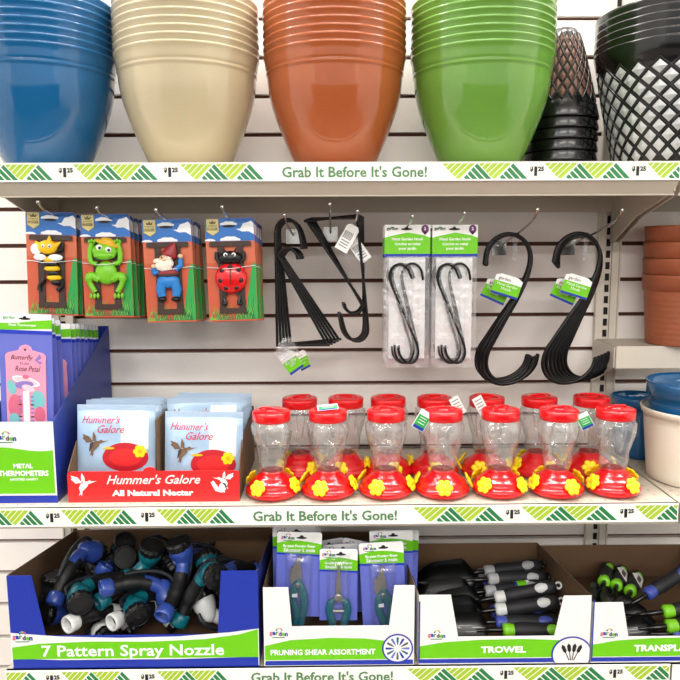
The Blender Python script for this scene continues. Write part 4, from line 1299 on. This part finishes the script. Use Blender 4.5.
put_card(A2, 338, 550.5, 1.256, .140, .01, 'blue card with teal needle-nose pruner, front centre of the pruning shear box')
A3 = copy_tree(A1); put_card(A3, 385.5, 544, 1.262, .165, -.05, 'blue card with teal curved-blade shears, front right in the pruning shear box')
for k, (src, px, yt, Y, h, r, lab) in enumerate([
    (A1, 294, 528, 1.305, .165, .0, 'carded shears standing directly behind the front left shear card'),
    (A2, 345, 545.5, 1.300, .140, -.06, 'carded needle-nose pruner standing behind the front centre card'),
    (A1, 393, 532, 1.305, .165, -.02, 'carded shears standing directly behind the front right shear card'),
    (A1, 396, 531, 1.345, .165, .03, 'rearmost carded shears on the right side of the white box'),
    (A1, 298, 528.5, 1.345, .165, .02, 'rearmost carded shears on the left side of the white box'),
    (A2, 346, 541, 1.345, .140, .22, 'tilted carded pruner leaning behind the centre cards'),
    (A2, 337, 543, 1.385, .140, -.16, 'rearmost tilted carded pruner at the centre of the white box')]):
    c = copy_tree(src); put_card(c, px, yt, Y, h, r, lab)
    c.location.z = max(c.location.z, ZB+.02)

# ------------------------------------------------------------------ spray nozzles
def nozzle(color):
    t = root('spray_nozzle', (0,0,0), 'x', 'spray nozzle', 'hose spray nozzles in the blue box')
    AX = RY(PI/2)                                   # lathe axis -> +X
    b = MB(T(.004,0,0) @ AX)
    n = 48; prof = [(.017,0),(.0235,.001),(.0245,.004),(.0245,.013),(.0225,.0155)]
    vs = []; 
    for r, z in prof:
        for j in range(n):
            k = 1.0 if (j//2) % 2 else .945
            if r < .02: k = 1
            vs.append((r*k*math.cos(2*PI*j/n), r*k*math.sin(2*PI*j/n), z))
    b.add(vs, [(i*n+j, i*n+(j+1) % n, (i+1)*n+(j+1) % n, (i+1)*n+j) for i in range(len(prof)-1) for j in range(n)], 'plastic_black', False)
    b.poly(circ(0,0,.0226,n=40), .0150, 'plastic_black')
    b.lathe([(.0205,.0145),(.0205,.017),(.0190,.017),(.0190,.0152)], 'plastic_black', 32)
    for k in range(7):
        a = 2*PI*k/7; b.poly(circ(.0125*math.cos(a), .0125*math.sin(a), .0036, n=10), .0154, 'grip_grey'); b.poly(circ(.0125*math.cos(a), .0125*math.sin(a), .0022, n=8), .0157, 'ink_black')
        b.text('JETMIST'[k], .0205*math.cos(a+.4), .0205*math.sin(a+.4), .0174, 'collar_grey', height=.0028) if False else None
    b.poly(circ(0,0,.005,n=14), .0154, 'grip_grey')
    b.build('spray_dial', t)
    b = MB(AX)
    b.lathe([(.0225,.005),(.0232,.0),(.0222,-.008),(.0185,-.019),(.0145,-.028),(.0125,-.034),(.004,-.040),(.0005,-.041)], color, 28)
    b.tube(catmull([(.004,0,-.020),(.012,0,-.032),(.024,0,-.042),(.036,0,-.050)],4), [.013]*5+[.0135]*4+[.0132]*4, color, 14)
    b.build('head', t)
    b = MB()
    b.tube(catmull([(-.040,0,-.024),(-.050,0,-.040),(-.058,0,-.064),(-.062,0,-.092)],5), [.0142]*6+[.0148]*5+[.0125]*5, 'rubber_black', 14)
    for q in range(7):
        z = -.048-.006*q; x = -.0415-.0028*q
        b.tube([(x-.003,-.008,z),(x,0,z),(x-.003,.008,z)], .0019, 'rubber_black', 6)
    b.build('grip', t)
    b = MB(T(-.0625,0,-.096) @ RY(.13))
    b.lathe([(.0120,.006),(.0150,.004),(.0165,0),(.0168,-.014),(.0160,-.018),(.0128,-.018),(.0122,-.014),(.0118,.0),(.0005,.0)], color, 28)
    b.poly(circ(0,0,.0116,n=20), -.004, 'plastic_black')
    for k in range(3): b.lathe([(.0122,-.005-.0035*k),(.0112,-.006-.0035*k),(.0122,-.007-.0035*k)], color, 20)
    b.build('hose_inlet', t)
    b = MB()
    b.tube(catmull([(-.016,0,.021),(-.034,0,.020),(-.054,0,.002),(-.068,0,-.030),(-.0745,0,-.062)],4), [.0042]*17, 'nz_grey', 8)
    b.build('trigger_lever', t)
    return t
NZ = {k: nozzle(k) for k in ('nz_blue', 'nz_teal', 'nz_white', 'nz_grey')}
used = set()
def put_nozzle(color, anchor, px, py, Y, handle, spray, lab):
    """anchor ('head' or 'inlet') seen at (px, py) at depth Y; handle = head to inlet"""
    t = NZ[color] if color not in used else copy_tree(NZ[color])
    used.add(color)
    z = -Vector(handle).normalized(); s_ = Vector(spray)
    x = (s_ - z*s_.dot(z)).normalized(); y = z.cross(x)
    R = Matrix((x, y, z)).transposed()
    p = P(px, py, Y)
    if anchor == 'inlet': p = p - R @ Vector((-.0645, 0, -.108))
    M = R.to_4x4(); M.translation = p
    t.matrix_basis = M; t['label'] = lab
    return t
NL = [
 ('nz_blue', 'inlet', 84, 571, 1.245, (-.80,-.58,-.10), (.1,-.5,-.85), 'blue spray nozzle lying sideways, its ring-shaped inlet pointing out at the left'),
 ('nz_teal', 'head', 147, 598, 1.262, (.85,.5,-.15), (-.40,-.91,.02), 'teal spray nozzle with large black dial facing out, front centre of box'),
 ('nz_teal', 'inlet', 103, 606, 1.242, (-.60,-.80,-.1), (.3,-.3,.9), 'teal spray nozzle with its ring-shaped inlet pointing out between two dials'),
 ('nz_white', 'inlet', 64, 632, 1.240, (-.45,-.89,-.05), (.6,-.4,-.7), 'nozzle with white hose inlet pointing out, lower left of the opening'),
 ('nz_white', 'inlet', 140, 631, 1.240, (-.45,-.89,-.05), (.7,-.3,-.6), 'nozzle with white hose inlet pointing out, lower centre of the opening'),
 ('nz_white', 'head', 118, 636, 1.262, (.75,.6,-.1), (-.5,-.85,.1), 'white-collared nozzle with dark dial facing out, low between two white inlets'),
 ('nz_white', 'head', 197, 632, 1.262, (.6,.75,-.05), (-.65,-.75,.1), 'white-collared nozzle with dark dial facing out beside the right flap'),
 ('nz_blue', 'inlet', 166, 581, 1.245, (-.30,-.92,-.25), (-.3,-.3,.9), 'blue spray nozzle with its round inlet pointing out, right of centre'),
 ('nz_blue', 'head', 170, 553, 1.345, (.45,.35,-.8), (-.75,-.3,-.5), 'blue spray nozzle with rounded head at the top centre of the pile'),
 ('nz_teal', 'head', 203, 563, 1.325, (.1,.75,-.6), (-.35,-.1,.9), 'teal spray nozzle with a rounded head, upper right of the pile'),
 ('nz_blue', 'head', 225, 574, 1.262, (.6,.5,-.5), (-.3,-.92,.2), 'blue spray nozzle with black dial facing out above the right flap'),
 ('nz_teal', 'inlet', 188, 613, 1.262, (-.34,-.35,-.87), (.5,-.7,.2), 'teal spray nozzle standing upright, hose inlet down, left of the right flap'),
 ('nz_teal', 'head', 78, 594, 1.268, (.85,.45,-.2), (-.58,-.8,.1), 'teal spray nozzle with its black dial facing out, at the left front'),
 ('nz_blue', 'head', 37, 590, 1.285, (.50,.15,.85), (-.5,-.3,-.5), 'blue spray nozzle with handle raised, at the left flap'),
 ('nz_blue', 'inlet', 88, 556, 1.32, (-.15,-.55,-.82), (.3,.6,-.5), 'blue spray nozzle standing up behind the sideways blue one'),
 ('nz_grey', 'head', 125, 548, 1.40, (.8,.3,-.3), (-.3,-.75,.5), 'dark spray nozzle in shadow behind the blue ones, back centre'),
 ('nz_teal', 'head', 132, 536, 1.46, (.9,.2,-.3), (.2,-.6,.75), 'teal spray nozzle in shadow at the back centre'),
 ('nz_grey', 'head', 155, 540, 1.42, (.3,.4,-.8), (-.3,-.85,.3), 'dark spray nozzle with dial facing out near the back panel'),
 ('nz_blue', 'head', 237, 556, 1.38, (-.5,.5,-.6), (.4,-.6,.5), 'blue spray nozzle in shadow at the back right corner'),
 ('nz_grey', 'head', 225, 545, 1.45, (-.6,.1,-.7), (.1,-.8,.5), 'dark spray nozzle lying at the back right'),
 ('nz_blue', 'head', 195, 537, 1.47, (.8,.2,-.4), (-.4,-.7,.5), 'blue spray nozzle in shadow against the back panel'),
 ('nz_grey', 'head', 240, 598, 1.33, (-.3,.4,-.8), (-.2,-.8,.3), 'dark spray nozzle low behind the right flap'),
 ('nz_grey', 'head', 212, 600, 1.32, (.05,-.1,-.95), (-.5,-.7,.1), 'dark grey spray nozzle standing upright beside the right flap'),
 ('nz_grey', 'head', 60, 575, 1.38, (.6,.5,-.5), (-.5,-.6,.5), 'dark spray nozzle behind the left flap of the blue box'),
 ('nz_grey', 'head', 110, 582, 1.38, (.8,.4,-.2), (-.2,-.8,.5), 'dark spray nozzle buried under the sideways blue one'),
 ('nz_grey', 'head', 150, 578, 1.40, (.7,.4,-.5), (-.1,-.9,.4), 'dark spray nozzle buried in the middle of the pile'),
 ('nz_grey', 'head', 190, 585, 1.37, (.8,.4,-.4), (-.2,-.9,.3), 'dark spray nozzle buried beneath the rounded teal head'),
 ('nz_grey', 'head', 90, 617, 1.34, (.8,.4,-.1), (-.2,-.6,.7), 'dark spray nozzle at the bottom left under the teal ones'),
 ('nz_grey', 'head', 165, 617, 1.33, (.8,.5,-.1), (-.2,-.6,.7), 'dark spray nozzle at the bottom centre under the large teal one'),
 ('nz_grey', 'head', 92, 534, 1.47, (-.3,.3,-.8), (.5,-.6,.5), 'dark spray nozzle resting against the back left of the box'),
 ('nz_blue', 'head', 108, 545, 1.43, (.5,.3,-.7), (-.5,-.6,.5), 'blue spray nozzle half hidden at the back left of the pile'),
 ('nz_grey', 'head', 50, 610, 1.33, (.6,.6,-.1), (-.5,-.6,.7), 'dark spray nozzle low in the left front corner'),
]
BALLS = [(.010,0,0,.0250),(-.012,0,0,.0215),(-.034,0,-.018,.0140),(-.048,0,-.040,.0148),(-.057,0,-.064,.0150),(-.062,0,-.086,.0135),(-.0645,0,-.107,.0172),(-.034,0,.020,.0055),(-.054,0,.002,.0055),(-.068,0,-.030,.0055),(-.0745,0,-.060,.0055)]
def settle(objs, balls, box, fixed, lo_w=.12, it=260, slack=.0):
    """push pieces of a pile apart and keep them inside their box"""
    bs = [[(o.matrix_basis.to_3x3() @ Vector(q[:3]), q[3]*abs(o.matrix_basis.to_scale()[0])-slack) for q in balls] for o in objs]
    pos = [o.matrix_basis.translation.copy() for o in objs]
    wt = [lo_w if i < fixed else 1.0 for i in range(len(objs))]
    n = len(objs)
    for k in range(it):
        for i in range(n):
            for j in range(i+1, n):
                if (pos[i]-pos[j]).length > .26: continue
                best = None
                for a, ra in bs[i]:
                    pa = pos[i]+a
                    for c, rc in bs[j]:
                        d = pa-(pos[j]+c); L = d.length; pen = ra+rc-L
                        if pen > 0 and (best is None or pen > best[0]): best = (pen, d/max(L, 1e-6))
                if best:
                    s_ = wt[i]+wt[j]; v = best[1]*min(best[0], .006)*.7
                    pos[i] += v*wt[i]/s_; pos[j] -= v*wt[j]/s_
        for i in range(n):
            pos[i].z -= .0014*wt[i]
            for ax in range(3):
                lo = min((pos[i]+a)[ax]-r for a, r in bs[i]); hi = max((pos[i]+a)[ax]+r for a, r in bs[i])
                l_, h_ = box[ax]
                if lo < l_: pos[i][ax] += l_-lo
                elif hi > h_: pos[i][ax] -= hi-h_
    for o, p in zip(objs, pos):
        m = o.matrix_basis.copy(); m.translation = p; o.matrix_basis = m
NO = [put_nozzle(*a) for a in NL]
settle(NO, BALLS, ((BX1[0]+.003, BX1[1]-.003), (YB0+.003, YB0+.328), (ZB+.0035, ZB+.235)), 14, lo_w=.22, it=420, slack=-.0004)

# ------------------------------------------------------------------ trowels
def trowel(color, narrow=False, oval=None, bevel=False):
    t = root('hand_trowel', (0,0,0), 'x', 'hand trowel', 'x')
    b = MB()
    Lb = .122; N, M2 = 8, 16
    def wd(s):
        w0 = .020 if narrow else .031
        if s < .12: return w0*(.35+.65*math.sin(s/.12*PI/2))
        return w0*(1-max(0, (s-.55)/.45)**2.2)+.0012
    for side in (0, 1):
        vs = []
        for j in range(M2+1):
            s = j/M2
            for i in range(N+1):
                u = -1+2*i/N; w = wd(s)
                vs.append((-.030-Lb*s, u*w, .010*(u*u)*(1 if not bevel else .6)-.006-.0012*side-.008*math.sin(s*PI)*.4))
        b.add(vs, [(j*(N+1)+i, j*(N+1)+i+1, (j+1)*(N+1)+i+1, (j+1)*(N+1)+i) for j in range(M2) for i in range(N)], 'trowel_black', True)
    b.build('blade', t, recalc=False)
    b = MB(); b.tube(catmull([(-.050,0,-.006),(-.034,0,-.002),(-.018,0,.003),(0,0,.002),(.010,0,0)],4), [.0035]*5+[.0048]*12, 'trowel_black', 10); b.build('shank', t)
    AX = RY(PI/2)
    b = MB(AX); b.lathe([(.005,-.002),(.0115,.0),(.0125,.004),(.0120,.012),(.0105,.024),(.0098,.028)], color, 24, cap0=True, cap1=True); c = b.build('collar', t)
    b = MB(AX)
    b.lathe([(.0100,.018),(.0128,.024),(.0140,.034),(.0136,.050),(.0125,.066),(.0128,.084),(.0142,.100),(.0140,.112),(.0115,.122),(.006,.127),(.0005,.128)], 'grip_grey', 24, cap0=True)
    b.build('grip', t)
    b = MB(); b.lathe([(.0075,-.0025),(.0075,.0025),(.0042,.0025),(.0042,-.0025),(.0075,-.0025)], color if oval else 'trowel_black', 18, T(.132,0,0)); b.build('hanging_ring', t)
    b = MB(); b.ball((.096,0,.0050), (.0215,.0105,.0108), color if not oval else oval, 18); b.build('thumb_inset', t)
    return t
TV = {'collar_green': trowel('collar_green'), 'collar_blue': trowel('collar_blue'), 'collar_white': trowel('nz_white', oval='nz_white'), 'collar_grey': trowel('collar_grey')}
NV = {'collar_green': trowel('collar_green', True, bevel=True), 'collar_blue': trowel('collar_blue', True, bevel=True)}
tu = set()
def put_trowel(D, color, a, b_, spin, lab, group, cat='hand trowel', z=None):
    """a = neck and b = handle end, each (px, py, depth)"""
    t = D[color] if (id(D), color) not in tu else copy_tree(D[color])
    tu.add((id(D), color))
    p, q = P(*a), P(*b_)
    x = (q-p).normalized(); up = Vector((0,-.75,.66)); y = up.cross(x).normalized(); zz = x.cross(y)
    M = Matrix((x, y, zz)).transposed().to_4x4() @ RX(spin) @ Matrix.Diagonal((1.0,1.04,1.04,1)); M.translation = p
    t.matrix_basis = M; t['label'] = lab; t['group'] = group; t['category'] = cat
    return t
g = 'hand trowels in the trowel box'
FTL = [
 ('collar_green', (514,632,1.272), (575,632,1.272), .1, 'trowel with a lime green collar, lowest and nearest in the trowel box'),
 ('collar_blue', (509,617.5,1.292), (575,617,1.292), .0, 'trowel with a blue collar, just above the lime-collared one'),
 ('collar_white', (506,604,1.318), (574,595,1.318), .0, 'trowel with white collar and white oval inset, above the blue-collared one'),
 ('collar_white', (503,590,1.350), (569,577,1.352), .0, 'upper of the two trowels with white ovals and white collars'),
 ('collar_grey', (493,580,1.372), (560,573,1.392), .0, 'trowel with pale grey collar and green label on its grip'),
 ('collar_grey', (486,563,1.425), (545,556,1.44), .0, 'topmost trowel with pale grey collar at the back of the box'),
 ('collar_grey', (495,569,1.405), (558,566,1.425), .3, 'trowel with grey collar half hidden near the back of the box'),
 ('collar_blue', (500,640,1.335), (560,638,1.345), .0, 'trowel buried at the bottom of the trowel box'),
 ('collar_green', (500,598,1.395), (560,592,1.420), .0, 'trowel buried behind the white-collared ones'),
 ('collar_grey', (478,575,1.47), (536,566,1.48), .0, 'trowel against the back panel of the trowel box'),
 ('collar_blue', (484,612,1.44), (545,610,1.45), .0, 'trowel buried low at the back of the trowel box'),
]
TB = [(.128,0,0,.012),(.10,0,0,.0145),(.075,0,0,.0135),(.05,0,0,.0142),(.028,0,0,.0125),(.005,0,0,.0115),(-.02,0,.001,.006),(-.045,.012,-.006,.007),(-.045,-.012,-.006,.007),(-.075,.018,-.006,.007),(-.075,-.018,-.006,.007),(-.075,0,-.009,.006),(-.105,.018,-.006,.007),(-.105,-.018,-.006,.007),(-.105,0,-.009,.006),(-.135,.01,-.006,.006),(-.135,-.01,-.006,.006),(-.149,0,-.006,.004)]
TO = [put_trowel(TV, c, a, b_, s, lab, g) for c, a, b_, s, lab in FTL]
settle(TO, TB, ((BX2[0]+.003, BX2[1]-.003), (YB0+.003, YB0+.328), (ZB+.0035, ZB+.235)), 9, lo_w=.12, it=160)
bpy.context.view_layer.update()
def sticker(t, x, kind):
    b = MB()
    if kind == 'green':
        b.lathe([(.0139,0),(.0141,.006),(.0142,.026),(.0141,.032)], 'box_green', 24, T(x,0,0) @ RY(PI/2)); b.lathe([(.01425,.0),(.01435,.005)], 'box_blue', 24, T(x,0,0) @ RY(PI/2)); b.lathe([(.0143,.026),(.0144,.032)], 'paper_white', 24, T(x,0,0) @ RY(PI/2))
    b.build('paper_label', t)['label'] = 'green and white paper label'
ts = [o for o in COL.objects if o.name.startswith('hand_trowel') and o.parent is None]
for o in ts:
    if 'green label on its grip' in o['label']: sticker(o, .062, 'green')
g = 'narrow transplanting trowels in the right-hand box'
TL3 = [
 ('collar_green', (664,598,1.285), (728,590,1.285), .2, 'narrow trowel with bright green collar, upper of two lying at the front right'),
 ('collar_green', (667,612,1.262), (733,606,1.262), .2, 'narrow trowel with bright green collar, lower of two at the front right'),
 ('collar_blue', (645,588,1.33), (690,560,1.37), .0, 'narrow trowel with blue collar, its black grip rising to the right'),
 ('collar_green', (583,583,1.385), (590,567,1.49), .0, 'green-collared narrow trowel standing leftmost at the back of the box'),
 ('collar_green', (599,582,1.39), (604,566,1.50), .0, 'green-collared narrow trowel, second from the left at the back'),
 ('collar_green', (614,577,1.40), (620,561,1.51), .0, 'green-collared narrow trowel, third from the left at the back'),
 ('collar_green', (629,582,1.375), (637,566,1.48), .0, 'green-collared narrow trowel, fourth from the left at the back'),
 ('collar_blue', (674,627,1.272), (737,628,1.272), .2, 'narrow trowel lying lowest at the front of the right-hand box'),
 ('collar_green', (672,641,1.29), (735,641,1.30), .2, 'narrow trowel buried at the bottom front of the right-hand box'),
]
TO3 = [put_trowel(NV, *q, g) for q in TL3]
TB3 = [(x, y*.6, z, r) for x, y, z, r in TB]
settle(TO3, TB3, ((BX3[0]+.003, BX3[1]-.003), (YB0+.003, YB0+.328), (ZB+.0035, ZB+.235)), 7, lo_w=.15, it=160)
for k, i in ((0, 4), (1, 6)):                       # white backed labels on two of the handles at the back
    b = MB(T(.060,0,.0155) @ RX(.25))
    b.prism([(-.03,-.013),(.022,-.010),(.030,.004),(-.014,.017)], -.0004, .0004, 'paper_white'); b.rect(-.018,-.006,.012,.004,.0006,'barcode')
    b.build('paper_label', TO3[5+k])['label'] = 'grey printed paper label'

WORLD=1.0; LAMP=21
# ------------------------------------------------------------------ light
w = bpy.data.worlds.new('world'); scn.world = w; w.use_nodes = True
w.node_tree.nodes['Background'].inputs[0].default_value = (1, .985, .96, 1)
w.node_tree.nodes['Background'].inputs[1].default_value = WORLD
for i, (x, y, e) in enumerate([(-1.5,1.2,2.2),(0,1.2,2.2),(1.5,1.2,2.2),(-1.5,-1.2,1),(0,-1.2,1),(1.5,-1.2,1),(-1.5,-3,2.6),(0,-3,2.6),(1.5,-3,2.6),(-1.2,-4.6,2.6),(1.2,-4.6,2.6)]):
    l = bpy.data.lights.new('ceiling_lamp', 'AREA'); l.shape = 'RECTANGLE'; l.size = 1.2; l.size_y = .3
    l.energy = LAMP*e; l.color = (1, .975, .94)
    lo = bpy.data.objects.new('ceiling_lamp', l); COL.objects.link(lo)
    lo.location = (x, y, 3.15)
scn.view_settings.view_transform = 'Standard'
scn.view_settings.look = 'None'
scn.view_settings.gamma = 1
scn.view_settings.use_curve_mapping = False
scn.view_settings.exposure = 0
